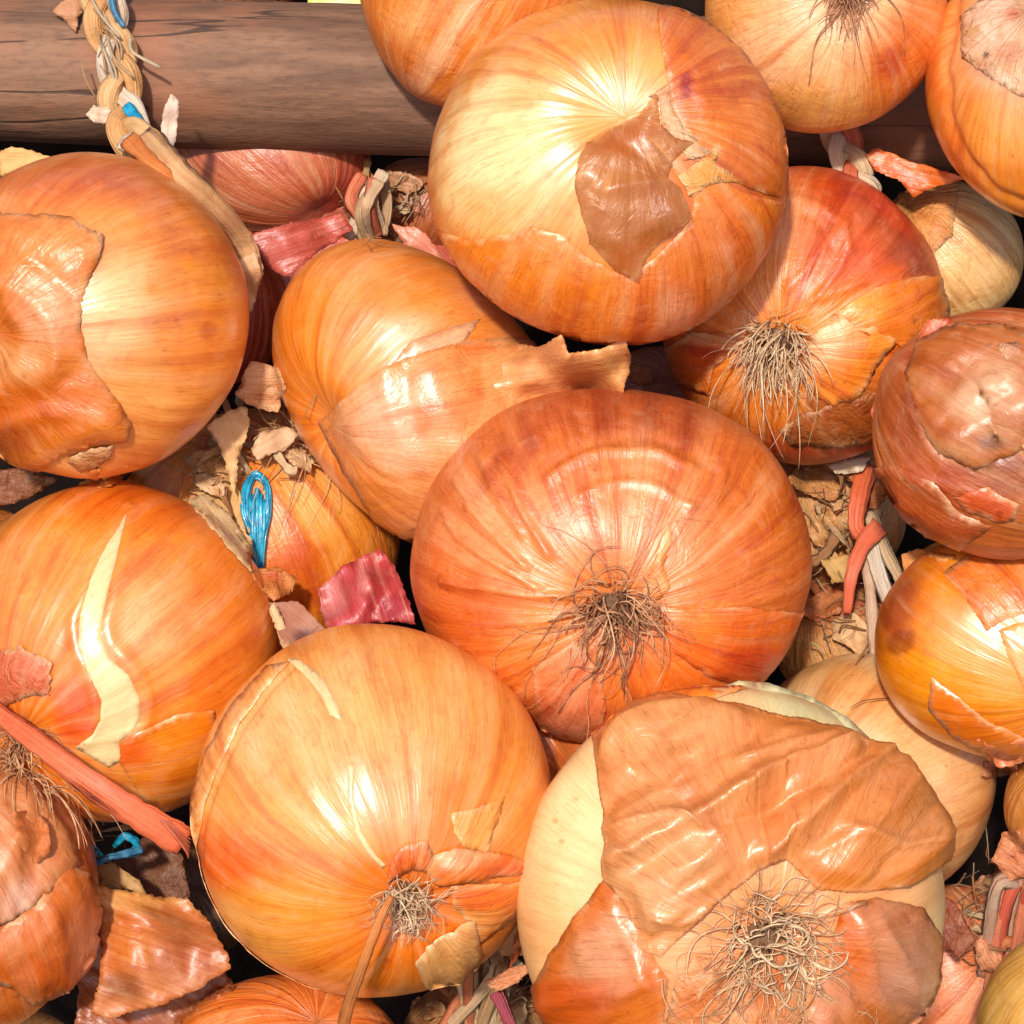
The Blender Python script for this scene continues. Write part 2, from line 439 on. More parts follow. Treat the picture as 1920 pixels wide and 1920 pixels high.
def triangulate(poly, step, jag, seed=0):
    poly = [np.array(p, float) for p in poly]
    B = []
    for a, b_ in zip(poly, poly[1:] + poly[:1]):
        n = max(1, int(np.linalg.norm(b_ - a) / (step * .55)))
        for i in range(n): B.append(a + (b_ - a) * i / n)
    B = np.array(B)
    r0 = np.random.default_rng(int(seed * 13) + 5)
    z0 = 0 * B[:, 0] + seed
    jj = np.stack([.8 * noise(V3(B[:, 0] / 30, B[:, 1] / 30, z0)), .8 * noise(V3(B[:, 0] / 30, B[:, 1] / 30, z0 + 50))], 1) + r0.uniform(-.75, .75, B.shape)
    B = B + jj * jag
    x0, y0 = B.min(0); x1, y1 = B.max(0)
    r = np.random.default_rng(int(seed * 10) + 3)
    I = []
    ring = [tuple(p) for p in B] + [tuple(B[0])]
    ys = np.arange(y0, y1, step * .87)
    for i, y in enumerate(ys):
        xs = np.arange(x0 + (step / 2 if i % 2 else 0), x1, step)
        I.append(np.stack([xs, np.full(len(xs), y)], 1))
    I = np.vstack(I) + r.uniform(-.12, .12, (sum(len(k) for k in I), 2)) * step
    d = seg_dist(I[:, 0], I[:, 1], ring)
    I = I[d > step * .55]
    pts = np.vstack([B, I]); nb = len(B)
    res = delaunay_2d_cdt([Vector(p) for p in pts], [], [list(range(nb))], 1, 1e-4)
    P = np.array([tuple(v) for v in res[0]]); F = [tuple(f) for f in res[2]]
    used = np.unique(np.array([i for f in F for i in f])); mp = np.full(len(P), -1); mp[used] = np.arange(len(used))
    P = P[used]; F = [tuple(int(mp[i]) for i in f) for f in F]
    bd = seg_dist(P[:, 0], P[:, 1], ring)
    # faces turned to the viewer (py runs down)
    out = []
    for f in F:
        a, b_, c = P[f[0]], P[f[1]], P[f[2]]
        cr = (b_[0] - a[0]) * (c[1] - a[1]) - (b_[1] - a[1]) * (c[0] - a[0])
        out.append(f if cr < 0 else f[::-1])
    return P, out, bd

def worn(base, P, bd, seed):    # the torn rim of a skin is bleached
    w = .55 * np.exp(-bd / 5.0) * ss(-.4, .4, noise(np.c_[P / 25, np.full(len(P), seed * 2.2)]))
    return base + (lin((244, 206, 152)) - base) * w[:, None]

def creases(P, seed, cdir=None, lam=((210, 1.0), (120, .55), (64, .30), (36, .14))):
    # folded paper: long sharp creases running mostly one way, strong in some places and absent in others
    r = np.random.default_rng(int(seed * 7) + 11)
    q = np.c_[P, np.full(len(P), seed * 3.3)]
    main = math.radians(cdir) if cdir is not None else r.uniform(0, np.pi)
    t = 0
    for l, a in lam:
        th = main + math.radians(r.uniform(-24, 24)); d = np.array([math.cos(th), math.sin(th)]); e = np.array([-d[1], d[0]])
        x = P @ d / l + .35 * noise(q / (l * 2.2)) + r.uniform()
        tri = np.abs(x - np.floor(x) - .5) * 4 - 1
        m = np.stack([P @ d / (l * 1.1), P @ e / (l * 2.6), np.full(len(P), seed * 1.9)], 1)
        t = t + a * tri * (.12 + .88 * ss(-.25, .45, noise(m + 31.7)))
    return t + .5

def patch(on, name, poly, col, lift=3, wr=(3, 45), edge=(2, 14), lifts=(), folds=(), blobs=(), mat=None, jag=2.0, step=11, thick=.9, seed=1, label=None, crumple=0.0, cdir=None):
    """A piece of skin lying on (or curling off) an onion: a child of that onion."""
    P, F, bd = triangulate(poly, step, jag, seed)
    pts = []; nrm = []
    for x, y in P:
        p, n = on.on(x, y); pts.append(p); nrm.append(n)
    pts = np.array(pts); nrm = np.array(nrm)
    h = np.full(len(P), lift * .4 + .6) + lift * .6 * ss(0, 40, bd)
    a, w = wr
    rd = 1 - 2 * np.abs(fbm(np.c_[P / w, np.full(len(P), seed * 2.3)], 2))
    h = h + a * (.3 + .7 * ss(0, 24, bd)) * (rd * .5 + .5)
    if crumple:
        h = h + crumple * (.12 + .88 * ss(0, 42, bd)) * creases(P, seed, cdir)
    h = h + .6 * edge[0] * np.exp(-(bd / edge[1]) ** 2) * (.35 + 1.1 * noise(np.c_[P / 30, np.full(len(P), seed * 5.1)]))
    for lx, ly, lr, lh in lifts:
        h = h + lh * np.exp(-((P[:, 0] - lx) ** 2 + (P[:, 1] - ly) ** 2) / lr ** 2)
    for fp, amp, fw in folds:
        fp = smooth_path(fp, 4 * len(fp))
        d = seg_dist(P[:, 0] + 4 * noise(np.c_[P / 30, P[:, :1] * 0]), P[:, 1], [tuple(q) for q in fp])
        h = h + amp * np.exp(-(d / fw) ** 1.15)
    h = np.maximum(h, .8)
    _, T, Ph = on.inv(pts)
    pts = pts + nrm * h[:, None]
    base = np.tile(tint(col), (len(P), 1))
    base = on.paint(base, P[:, 0], P[:, 1], pts, blobs)
    base = worn(base, P, bd, seed)
    return finish(name, pts, F, mat or M_SKIN, on.root, cols=base, grain=on.grain(T, Ph) , solid=thick, label=label)

def drape(name, poly, col, lift=4, ctrl=None, wr=(4, 30), ang=0, mat=None, jag=2.5, step=9, thick=2.0, seed=1, blobs=(), folds=(), parent=None, label=None, cat=None, group=None, gk=110, floor=-520, cling=True, crumple=0.0):
    """A loose dry piece lying over whatever is below it, or held at given heights."""
    P, F, bd = triangulate(poly, step, jag, seed)
    if cling or not ctrl:
        z = np.array([surf(x, y, floor) for x, y in P])
    else:
        z = np.full(len(P), -1e6)
    if ctrl:
        c = np.array(ctrl, float)
        d2 = (P[:, None, 0] - c[None, :, 0]) ** 2 + (P[:, None, 1] - c[None, :, 1]) ** 2 + 30
        w = 1 / d2 ** 1.3; zt = (w * c[None, :, 2]).sum(1) / w.sum(1)
    else:
        # stiff sheet: average of what lies below, never under it
        d2 = ((P[:, None] - P[None]) ** 2).sum(-1); w = np.exp(-d2 / 50 ** 2); zt = (w * z[None]).sum(1) / w.sum(1)
        zt = np.maximum(zt, z)
    if ctrl and cling: z = np.where(z > zt + 110, zt, z)   # a nearer onion hides that bit: it does not climb onto it
    z = np.maximum(z, zt) + lift
    a, w = wr
    z = z + a * fbm(np.c_[P / w, np.full(len(P), seed * 3.7)], 2) + a * .6 * (1 - 2 * np.abs(noise(np.c_[P / w * 1.7, np.full(len(P), seed * 1.7)])))
    if crumple: z = z + crumple * creases(P, seed)
    for fp, amp, fw in folds:
        d = seg_dist(P[:, 0], P[:, 1], fp); z = z + amp * np.exp(-(d / fw) ** 2)
    pts = np.array([U(x, y, q) for (x, y), q in zip(P, z)])
    t = math.radians(ang)
    u = P[:, 0] * math.cos(t) + P[:, 1] * math.sin(t); v = -P[:, 0] * math.sin(t) + P[:, 1] * math.cos(t)
    grain = V3(v / gk + seed, np.full(len(P), seed * 1.3), u / gk)
    base = np.tile(tint(col), (len(P), 1))
    for bx, by, brx, bry, brot, c, st, *hd in blobs:
        q = np.hypot((P[:, 0] - bx) / brx, (P[:, 1] - by) / bry) + .3 * fbm(pts / 30)
        base = base + (tint(c) - base) * ((1 - ss(.5, 1.4, q)) * st)[:, None]
    return finish(name, pts, F, mat or M_DRY, parent, cols=base, grain=grain, solid=thick, label=label, cat=cat, group=group)

class Tubes:
    def __init__(s): s.V = []; s.F = []; s.C = []; s.G = []; s.n = 0
    def add(s, pts, rad, sides=5, col=(180, 140, 100), flat=1.0, twist=0.0, gs=0):
        pts = np.asarray(pts, float); n = len(pts)
        rad = np.broadcast_to(np.asarray(rad, float), (n,))
        tg = np.gradient(pts, axis=0); tg /= np.linalg.norm(tg, axis=1)[:, None] + 1e-9
        ref = np.array([0, 0, 1.0])
        side = np.cross(tg, ref); ln = np.linalg.norm(side, axis=1)
        side[ln < .05] = [1, 0, 0]; side /= np.linalg.norm(side, axis=1)[:, None]
        upv = np.cross(side, tg)
        ph = np.arange(sides) * 2 * np.pi / sides
        L = np.concatenate([[0], np.cumsum(np.linalg.norm(np.diff(pts, axis=0), axis=1))])
        lob = None
        if sides >= 8:
            gi, gj = np.meshgrid(np.arange(n), np.arange(sides), indexing='ij')
            lob = 1 + .42 * noise(V3(gi * .09 + gs * 7.7, np.cos(gj * 2 * np.pi / sides) * 2.6, np.sin(gj * 2 * np.pi / sides) * 2.6))
        for i in range(n):
            a = twist * i
            for jx, p in enumerate(ph):
                lo = lob[i, jx] if lob is not None else 1.0
                s1, s2 = math.cos(p) * rad[i] * lo, math.sin(p) * rad[i] * flat * lo
                c1 = s1 * math.cos(a) - s2 * math.sin(a); c2 = s1 * math.sin(a) + s2 * math.cos(a)
                s.V.append(pts[i] + side[i] * c1 + upv[i] * c2)
                s.C.append(lin(col)); s.G.append((math.cos(p) * .6 + gs, math.sin(p) * .6, L[i] / 110))
        o = s.n
        for i in range(n - 1):
            for j in range(sides):
                k = (j + 1) % sides
                s.F.append((o + i * sides + j, o + i * sides + k, o + (i + 1) * sides + k, o + (i + 1) * sides + j))
        s.F.append(tuple(o + j for j in range(sides - 1, -1, -1))); s.F.append(tuple(o + (n - 1) * sides + j for j in range(sides)))
        s.n += n * sides
    def build(s, name, mat, parent=None, **kw):
        return finish(name, np.array(s.V), s.F, mat, parent, cols=np.array(s.C), grain=np.array(s.G), **kw)

def tuft(on, n, length, disc=.10, spread=.8, droop=.5, curl=.5, rad=1.5, mat=None, seed=1, sides=4, lie=0.0, at=None, plate=True, name='root_tuft'):
    """Dry roots growing from the base of an onion."""
    r = np.random.default_rng(seed)
    T0 = Tubes()
    cpos = on.pos(np.array([0.02]), np.array([0.0]))[0]
    nrm = on.R @ (on.ax / on.rad); nrm /= np.linalg.norm(nrm)
    if at is not None:
        cpos, nrm = on.on(*at)
    t1 = np.cross(nrm, [0, 1, .1]); t1 /= np.linalg.norm(t1); t2 = np.cross(nrm, t1)
    Rm = on.rad.mean()
    if plate:
        m = 14
        V = [cpos + nrm * 7]; F = []; C = [lin((120, 84, 56))]
        for k, (q, hh) in enumerate(((.45, 6), (.8, 2), (1.15, -9))):
            for j in range(m):
                a = 2 * np.pi * j / m
                V.append(cpos + (t1 * math.cos(a) + t2 * math.sin(a)) * disc * Rm * q * (1 + .15 * r.normal()) + nrm * (hh + 3 * r.normal())); C.append(lin((128, 88, 58)) * r.uniform(.6, 1.2))
        for j in range(m): F.append((0, 1 + j, 1 + (j + 1) % m))
        for k in range(2):
            for j in range(m):
                a, b_ = 1 + k * m + j, 1 + k * m + (j + 1) % m
                F.append((a, a + m, b_ + m, b_))
        on.plate = finish('root_plate', V, F, M_STRAW, on.root, cols=np.array(C), grain=np.array(V) / 60)
        on.plate['_o'] = on.root['_o']
    for i in range(n):
        a = r.uniform(0, 2 * np.pi); q = math.sqrt(r.uniform(0, 1))
        rd = t1 * math.cos(a) + t2 * math.sin(a)
        p = cpos + rd * q * disc * Rm + nrm * 3
        v = nrm * r.uniform(.3, 1.0) + rd * spread * r.uniform(.2, 1.2) * (q + .3)
        v /= np.linalg.norm(v)
        L = length * r.uniform(.35, 1.1); m = 11; st = L / m
        pts = [p]; cv = r.normal(size=3) * curl * .35
        for k in range(m):
            cv = cv * .8 + r.normal(size=3) * curl * .3
            gg = p - on.c; gg = gg / np.linalg.norm(gg)
            v = v + np.array([0, -droop * .28, -droop * .10]) + cv * .5 - gg * lie
            v /= np.linalg.norm(v)
            p = p + v * st
            rr, _, _ = on.inv(p)
            if rr[0] < 1.02:
                g = p - on.c; p = on.c + g * (1.02 / rr[0])
                gn = g / np.linalg.norm(g); v = v - gn * min(0, v @ gn); v /= np.linalg.norm(v) + 1e-9
            pts.append(p)
        pts = smooth_path(pts, 18)
        T0.add(pts, rad * r.choice([.5, .7, .9, 1.3, 1.7], p=[.25, .3, .25, .13, .07]) * np.linspace(1.25, .4, 18) * (1 + .35 * noise(np.c_[np.arange(18) * .7, np.full(18, i * 3.3), np.zeros(18)])), sides)
    T0.build(name, mat or M_ROOT, getattr(on, 'plate', on.root) if at is None else on.root, kind='stuff')

def strip(path, width, name, col, mat=None, parent=None, z=None, lift=6, n=22, flat=.35, sides=14, taper=(1, 1), twist=0.0, sd=0, rag=.12, **kw):
    """A flat or round dry strand along a path of (px, py[, z])."""
    P = []
    for q in path:
        zz = q[2] if len(q) > 2 else surf(q[0], q[1]) + lift
        P.append(U(q[0], q[1], zz))
    P = smooth_path(P, n)
    w = width * np.linspace(taper[0], taper[1], n) * (1 + rag * noise(np.c_[np.arange(n) * .6, np.full(n, sd * 3.1), np.zeros(n)]))
    T0 = Tubes(); T0.add(P, w, sides, col, flat, twist, gs=sd)
    return T0.build(name, mat or M_STRAW, parent, **kw)

# ------------------------------------------------------------------ the heap, back to front
AMB = (222, 138, 70); TAN = (222, 160, 100); CRM = (236, 206, 148); RUST = (196, 98, 46); DEEP = (226, 112, 32); BRN = (176, 96, 58)
LO = (110, 64)

# --- far layer
Onion('pinkish red onion half hidden under the wooden pole', (510, 285), (185, 155), -470, axis=(.55, -.75, .3), cols=((184, 100, 72), (196, 120, 88), (180, 78, 62)), seed=2, res=LO, mat=M_SKIN,
      blobs=[(640, 380, 40, 90, 20, (190, 70, 60), .8)], ribs=((.012, 7, 1.2, .8),))
Onion('dark red onion wedged behind the big left onion', (425, 570), (115, 150), -330, axis=(.3, .6, .5), cols=((160, 70, 44), (158, 64, 42), (150, 60, 40)), seed=3, res=LO, mat=M_SKIN)
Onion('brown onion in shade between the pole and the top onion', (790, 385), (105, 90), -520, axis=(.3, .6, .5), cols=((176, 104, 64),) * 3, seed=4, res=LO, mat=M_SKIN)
Onion('reddish onion deep below the brown one under the pole', (690, 520), (190, 130), -560, axis=(.3, .6, .5), cols=((200, 110, 90), (205, 112, 96), (190, 80, 80)), seed=5, res=LO, mat=M_SKIN)
q_on = Onion('orange onion under the blue twine loop', (480, 1010), (268, 240), -330, axis=(-.2, .8, .45), cols=((224, 140, 62), (226, 146, 66), (206, 110, 40)), seed=6, mat=M_SKIN,
      blobs=[(560, 1090, 60, 80, 0, (216, 112, 34), .9, .35), (600, 950, 70, 50, 30, (232, 170, 96), .8), (330, 900, 60, 40, 0, (232, 150, 60), .8)])
Onion('tan wrinkled onion deep in the gap beside the beige strands', (1560, 960), (140, 150), -430, axis=(.1, .8, .4), cols=((206, 150, 96), (208, 156, 100), (190, 126, 72)), seed=7, res=LO, mat=M_DRY)
Onion('small pale tan onion low in the right-hand gap', (1580, 1210), (125, 120), -380, axis=(-.4, .7, .5), cols=((204, 150, 92), (206, 160, 98), (196, 124, 80)), seed=8, res=LO, mat=M_DRY,
      blobs=[(1560, 1110, 70, 50, 10, (186, 100, 74), .9)])
Onion('salmon coloured onion beneath the red rope at lower right', (1790, 1830), (150, 170), -330, axis=(.3, .3, .8), cols=((222, 140, 96),) * 3, seed=9, res=LO, mat=M_SKIN)
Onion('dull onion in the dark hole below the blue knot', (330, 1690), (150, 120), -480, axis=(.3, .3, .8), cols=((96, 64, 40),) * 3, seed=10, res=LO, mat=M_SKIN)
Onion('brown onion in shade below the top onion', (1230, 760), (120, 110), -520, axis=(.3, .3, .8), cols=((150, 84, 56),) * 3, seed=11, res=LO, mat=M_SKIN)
Onion('straw coloured onion behind the right-hand shallot skins', (1800, 1110), (110, 100), -360, axis=(.2, .7, .5), cols=((214, 160, 84),) * 3, seed=12, res=LO, mat=M_SKIN)
Onion('onion buried at bottom between the two big rooted onions', (900, 1960), (150, 130), -330, axis=(.2, .7, .5), cols=((176, 124, 76),) * 3, seed=13, res=LO, mat=M_DRY)
Onion('tan onion far up behind the pole at left', (60, -40), (170, 120), -560, axis=(.2, .7, .5), cols=((186, 120, 70),) * 3, seed=14, res=LO, mat=M_DRY)
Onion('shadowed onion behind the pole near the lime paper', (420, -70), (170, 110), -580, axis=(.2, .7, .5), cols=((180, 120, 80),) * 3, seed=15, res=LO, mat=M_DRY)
Onion('small tan onion at left between the two big left onions', (-30, 1060), (120, 110), -420, axis=(.2, .7, .5), cols=((190, 116, 60),) * 3, seed=16, res=LO, mat=M_DRY)

# --- middle layer
n_on = Onion('pale beige onion with a torn tan outer skin at right', (1772, 478), (146, 140), -270, axis=(-.55, .6, .5), cols=((222, 160, 94), (228, 186, 120), (226, 176, 110)), seed=20, mat=M_SKIN, res=(160, 96))
b_on = Onion('amber onion tucked behind the top onion with pale diagonal streaks', (905, -40), (232, 252), -70, axis=(.5, .75, .35), cols=((226, 150, 80), (220, 134, 64), (206, 116, 50)), seed=21, mat=M_SKIN, res=(180, 100),
      blobs=[(800, 130, 26, 160, 38, (236, 176, 122), .9, .4), (770, 60, 30, 60, 20, (238, 180, 110), .6), (740, 110, 50, 40, 30, (208, 112, 44), .7)])
c_on = Onion('straw coloured onion at top with dark straggly roots hanging down', (1548, 20), (224, 229), 60, pole=(1565, 20), cols=((232, 176, 122), (228, 160, 92), (220, 130, 60)), seed=22, mat=M_SKIN,
      blobs=[(1690, 110, 60, 110, 20, (226, 118, 40), .8), (1672, 118, 22, 26, 0, (190, 74, 24), .9), (1440, 90, 80, 60, -30, (238, 186, 136), .8), (1500, 210, 120, 40, 0, (226, 168, 92), .7)])
d_on = Onion('orange onion at upper right corner with a whitish bruised face', (1965, 150), (228, 258), 110, pole=(1900, 40), cols=((216, 160, 120), (228, 144, 64), (224, 120, 40)), seed=23, mat=M_GLOSS,
      blobs=[(1890, 60, 62, 90, 20, (228, 182, 138), .95, .35), (1870, 130, 50, 24, 20, (176, 104, 72), .8), (1775, 240, 22, 150, -14, (226, 124, 60), .8), (1880, 250, 70, 60, 0, (236, 160, 84), .8)],
      folds=[([(1795, -20), (1775, 120), (1790, 250), (1860, 350), (1925, 385)], -7, 9)])
k_on = Onion('rust red onion with a bushy pale root tuft and torn skins', (1508, 592), (268, 280), -150, pole=(1440, 668), cols=((226, 140, 62), (206, 96, 48), (190, 84, 50)), seed=24, mat=M_SKIN,
      blobs=[(1640, 430, 110, 60, 40, (186, 62, 24), .9), (1690, 470, 120, 26, 48, (146, 78, 60), .85), (1560, 440, 130, 60, 20, (206, 112, 66), .6), (1480, 400, 50, 60, 0, (226, 160, 110), .55), (1560, 500, 90, 50, -20, (210, 96, 60), .6), (1600, 780, 130, 60, 0, (150, 84, 36), .8), (1520, 840, 150, 30, 0, (190, 84, 44), .8), (1700, 600, 60, 80, 20, (216, 112, 36), .8)],
      folds=[([(1590, 420), (1580, 500), (1520, 570)], 6, 8), ([(1540, 560), (1640, 520), (1720, 500)], 6, 9), ([(1480, 370), (1560, 400), (1600, 470)], 5, 8), ([(1500, 400), (1540, 420), (1560, 470)], -4, 6), ([(1480, 540), (1540, 470), (1620, 380)], 4, 8)], ribs=((.016, 6, .9, .6),))
q2 = Onion('pale cream onion behind the papery front onion', (1625, 1458), (238, 236), -190, axis=(-.5, -.2, .6), cols=((236, 180, 116), (232, 186, 126), (226, 170, 108)), seed=25, mat=M_GLOSS,
      blobs=[(1600, 1280, 120, 40, 25, (226, 160, 90), .6), (1800, 1560, 60, 140, 10, (222, 158, 98), .6), (1760, 1670, 120, 30, -10, (214, 144, 84), .7)], ribs=((.004, 14, 1.3, .8),))
m_on = Onion('glossy golden onion at the right edge with cracked outer skin', (1892, 1208), (250, 214), 60, pole=(1990, 1300), cols=((230, 150, 60), (228, 142, 50), (190, 84, 50)), seed=26, mat=M_GLOSS,
      blobs=[(1690, 1205, 26, 22, 0, (120, 50, 22), .85, .3), (1690, 1130, 40, 70, 30, (150, 72, 56), .8), (1790, 1280, 110, 60, 20, (234, 156, 54), .7), (1850, 1370, 100, 30, -5, (226, 126, 30), .7), (1780, 1130, 60, 50, 0, (226, 136, 44), .8)])
l_on = Onion('dusty brown onion with a scuffed whitish patch at right edge', (1888, 812), (255, 236), 230, axis=(.75, -.55, .25), cols=((180, 104, 52), (180, 102, 52), (160, 84, 42)), seed=27, mat=M_SKIN,
      blobs=[(1830, 760, 100, 90, 20, (204, 146, 98), .85), (1850, 750, 46, 50, 20, (224, 180, 140), .85), (1900, 780, 30, 40, 0, (196, 120, 60), .8), (1800, 790, 26, 20, 0, (180, 110, 66), .8), (1860, 800, 30, 14, 10, (150, 90, 56), .7), (1800, 850, 50, 20, 10, (228, 176, 130), .8), (1730, 740, 30, 70, 20, (140, 74, 44), .8), (1780, 700, 60, 16, -30, (150, 82, 50), .7), (1870, 870, 60, 18, 0, (120, 76, 54), .7), (1890, 690, 60, 60, 0, (206, 150, 116), .7), (1740, 930, 90, 60, 20, (164, 74, 36), .9), (1780, 640, 110, 40, -20, (186, 104, 70), .8), (1890, 905, 60, 30, 0, (150, 86, 56), .8), (1700, 800, 40, 70, 10, (150, 80, 44), .7)],
      ribs=((.022, 6, 1.4, .9),), folds=[([(1780, 680), (1830, 720), (1900, 730)], 6, 9), ([(1740, 760), (1780, 830), (1850, 870)], 6, 9), ([(1820, 700), (1860, 780), (1870, 860)], -5, 9), ([(1700, 720), (1720, 800), (1770, 880)], 5, 8), ([(1650, 880), (1740, 900), (1840, 930)], 5, 10), ([(1870, 690), (1915, 740)], 7, 10)])
e_on = Onion('large amber onion at left with its torn orange outer skin', (168, 590), (294, 304), 100, pole=(15, 640), cols=((226, 130, 60), (224, 144, 74), (204, 112, 56)), seed=28, res=(240, 140),
      blobs=[(215, 590, 60, 110, 15, (240, 198, 136), .85), (280, 740, 150, 80, -35, (228, 162, 92), .75), (380, 640, 70, 90, 0, (226, 140, 56), .7), (390, 620, 16, 18, 0, (190, 98, 24), .8, .4), (290, 545, 22, 14, 20, (224, 136, 40), .7), (350, 490, 14, 14, 0, (236, 150, 50), .7), (150, 330, 220, 50, 5, (198, 102, 52), .75), (330, 380, 100, 60, 45, (206, 116, 56), .6), (200, 860, 120, 24, -12, (222, 150, 90), .7)],
      ribs=((.007, 8, 1.1, .6),))
f_on = Onion('long amber onion with a translucent peach skin and dry neck', (787, 742), (226, 332), -60, rz=220, rot=40, pole=(612, 806), cols=((216, 126, 54), (222, 140, 70), (204, 118, 58)), seed=29, res=(240, 140),
      blobs=[(740, 640, 130, 60, -20, (232, 160, 98), .8), (760, 620, 60, 26, -10, (242, 190, 146), .6), (620, 650, 70, 110, 10, (222, 140, 60), .5), (800, 500, 110, 30, 20, (206, 122, 62), .6)], neck=(.02, .25), dim=(.17, .30), ribs=((.007, 9, 1.2, .7),))
i_on = Onion('orange onion at left with a curved cream split in its skin', (212, 1222), (318, 316), 10, pole=(62, 1372), cols=((222, 124, 48), (226, 140, 66), (216, 122, 54)), seed=30, res=(240, 140),
      blobs=[(110, 1060, 90, 120, 15, (230, 148, 74), .8), (280, 1160, 80, 90, 10, (236, 164, 104), .7), (300, 1330, 120, 70, 0, (230, 140, 56), .6), (230, 940, 180, 40, 10, (214, 112, 44), .7), (410, 1120, 80, 120, -20, (222, 128, 58), .6), (280, 1430, 140, 60, 20, (232, 160, 86), .8), (148, 1335, 44, 60, 0, (220, 96, 34), .9, .3)],
      folds=[([(238, 950), (185, 1030), (152, 1110), (140, 1200), (180, 1310), (165, 1390)], 6, 12), ([(245, 960), (222, 1080), (204, 1190), (260, 1270), (280, 1340), (240, 1400)], 6, 12)])
g_on = Onion('big copper onion in the centre with wiry brown roots', (1146, 1058), (378, 332), 130, pole=(1150, 1140), cols=((222, 132, 64), (204, 114, 60), (176, 84, 48)), seed=31, res=(300, 180), mat=M_SKIN,
      blobs=[(1190, 780, 200, 50, 5, (176, 92, 60), .65), (1180, 960, 120, 110, 0, (222, 146, 94), .7), (960, 1010, 120, 110, 40, (226, 154, 106), .6), (1250, 1000, 90, 90, 30, (218, 150, 106), .55), (1140, 770, 26, 40, 0, (150, 70, 44), .7), (1220, 765, 20, 36, 0, (150, 70, 44), .7), (1290, 800, 20, 36, 10, (156, 76, 46), .6), (930, 880, 16, 70, 35, (176, 84, 44), .6), (1000, 830, 16, 60, 25, (176, 84, 44), .6), (1400, 900, 90, 120, -30, (212, 116, 50), .6), (1420, 1060, 100, 100, 0, (218, 120, 54), .5), (850, 1130, 90, 80, 10, (206, 102, 46), .7), (1060, 1340, 70, 100, 0, (218, 122, 78), .6), (1300, 1240, 130, 60, 0, (226, 116, 36), .8)],
      ribs=((.017, 6.5, 1.0, .45), (.006, 13, .6, .4)), dim=(.12, .28),
      folds=[([(1030, 900), (1075, 862), (1150, 845), (1230, 848), (1300, 880)], 8, 9), ([(1090, 925), (1150, 905), (1230, 910), (1290, 950)], 6, 9), ([(1040, 870), (1150, 820), (1260, 830), (1340, 880)], -4, 9), ([(900, 830), (925, 910), (980, 1000)], 10, 9), ([(860, 900), (900, 970), (985, 1060)], 10, 9), ([(830, 960), (890, 1030), (1010, 1100)], 10, 9), ([(940, 860), (970, 940), (1030, 1040)], 10, 8), ([(1290, 950), (1340, 930), (1360, 880)], 5, 8), ([(830, 1090), (960, 1110), (1060, 1120)], 10, 8), ([(880, 1180), (1000, 1170), (1080, 1150)], 4, 8)])
a_on = Onion('big round onion on top with pale cream left side and brown flap', (1139, 322), (334, 324), 270, rz=270, pole=(1168, 240), cols=((230, 168, 96), (218, 134, 62), (196, 100, 48)), seed=32, res=(300, 180),
      blobs=[(935, 260, 110, 140, 25, (240, 214, 150), .95, .35), (1040, 160, 100, 70, 10, (234, 184, 110), .7), (930, 400, 90, 60, 0, (238, 186, 110), .9, .35), (1160, 150, 130, 70, 0, (228, 160, 86), .6), (1100, 60, 200, 50, -10, (216, 132, 60), .7), (1380, 300, 130, 220, 10, (204, 108, 50), .9), (1000, 560, 200, 80, 25, (234, 136, 40), .9), (1300, 560, 110, 70, -30, (210, 114, 60), .8), (1000, 60, 160, 50, -20, (228, 150, 74), .7)],
      ribs=((.012, 9, .5, .28), (.004, 14, 1.1, .5)), dim=(.13, .33))
h_on = Onion('shiny golden onion at bottom with a pale rim and curling base skins', (697, 1520), (338, 346), 300, rz=290, pole=(775, 1668), cols=((226, 124, 42), (228, 154, 82), (218, 136, 66)), seed=33, res=(300, 180),
      blobs=[(640, 1330, 220, 110, -15, (234, 178, 108), .8), (800, 1300, 120, 120, 0, (230, 166, 96), .7), (430, 1620, 130, 60, 15, (230, 106, 18), .95), (600, 1680, 110, 30, 5, (226, 116, 30), .8), (520, 1720, 150, 70, -10, (236, 160, 76), .7), (620, 1540, 150, 50, 15, (234, 168, 92), .7), (950, 1500, 60, 160, -8, (226, 146, 70), .6), (760, 1500, 60, 110, 5, (236, 172, 112), .6)],
      ribs=((.007, 9, .8, .45),), dim=(.12, .26), folds=[([(545, 1250), (470, 1340), (410, 1450), (378, 1560), (372, 1650), (400, 1740), (470, 1810), (560, 1850)], -6, 6)])
j_on = Onion('biggest onion at lower right wrapped in loose papery skin', (1370, 1690), (400, 400), 380, rz=310, pole=(1425, 1725), cols=((226, 150, 92), (238, 204, 144), (232, 196, 130)), seed=34, res=(300, 180), mat=M_FLESH,
      blobs=[(1060, 1560, 90, 180, 10, (240, 224, 166), .8), (1040, 1540, 5, 6, 0, (190, 160, 100), .8, .3), (1052, 1580, 4, 5, 0, (190, 160, 100), .8, .3), (1078, 1500, 5, 5, 0, (196, 170, 110), .8, .3), (1500, 1310, 130, 40, 20, (216, 216, 160), .9), (1010, 1760, 60, 120, 10, (234, 176, 108), .7), (1400, 1850, 260, 120, 0, (226, 150, 100), .8)])
r_on = Onion('rusty onion cut off by the lower left corner with ragged skin', (-55, 1668), (238, 262), 140, axis=(-.3, .8, .4), cols=((196, 118, 70), (200, 116, 60), (214, 116, 50)), seed=35, mat=M_SHEET,
      blobs=[(40, 1560, 90, 130, 20, (210, 146, 112), .7), (60, 1800, 120, 60, 0, (208, 104, 44), .8)], ribs=((.016, 5, 1.3, .7),))
s_on = Onion('orange onion whose top just shows at the bottom edge', (535, 2050), (245, 225), 20, axis=(.2, .5, .4), cols=((228, 130, 70), (226, 128, 62), (224, 120, 50)), seed=36, mat=M_SKIN, res=(160, 100))
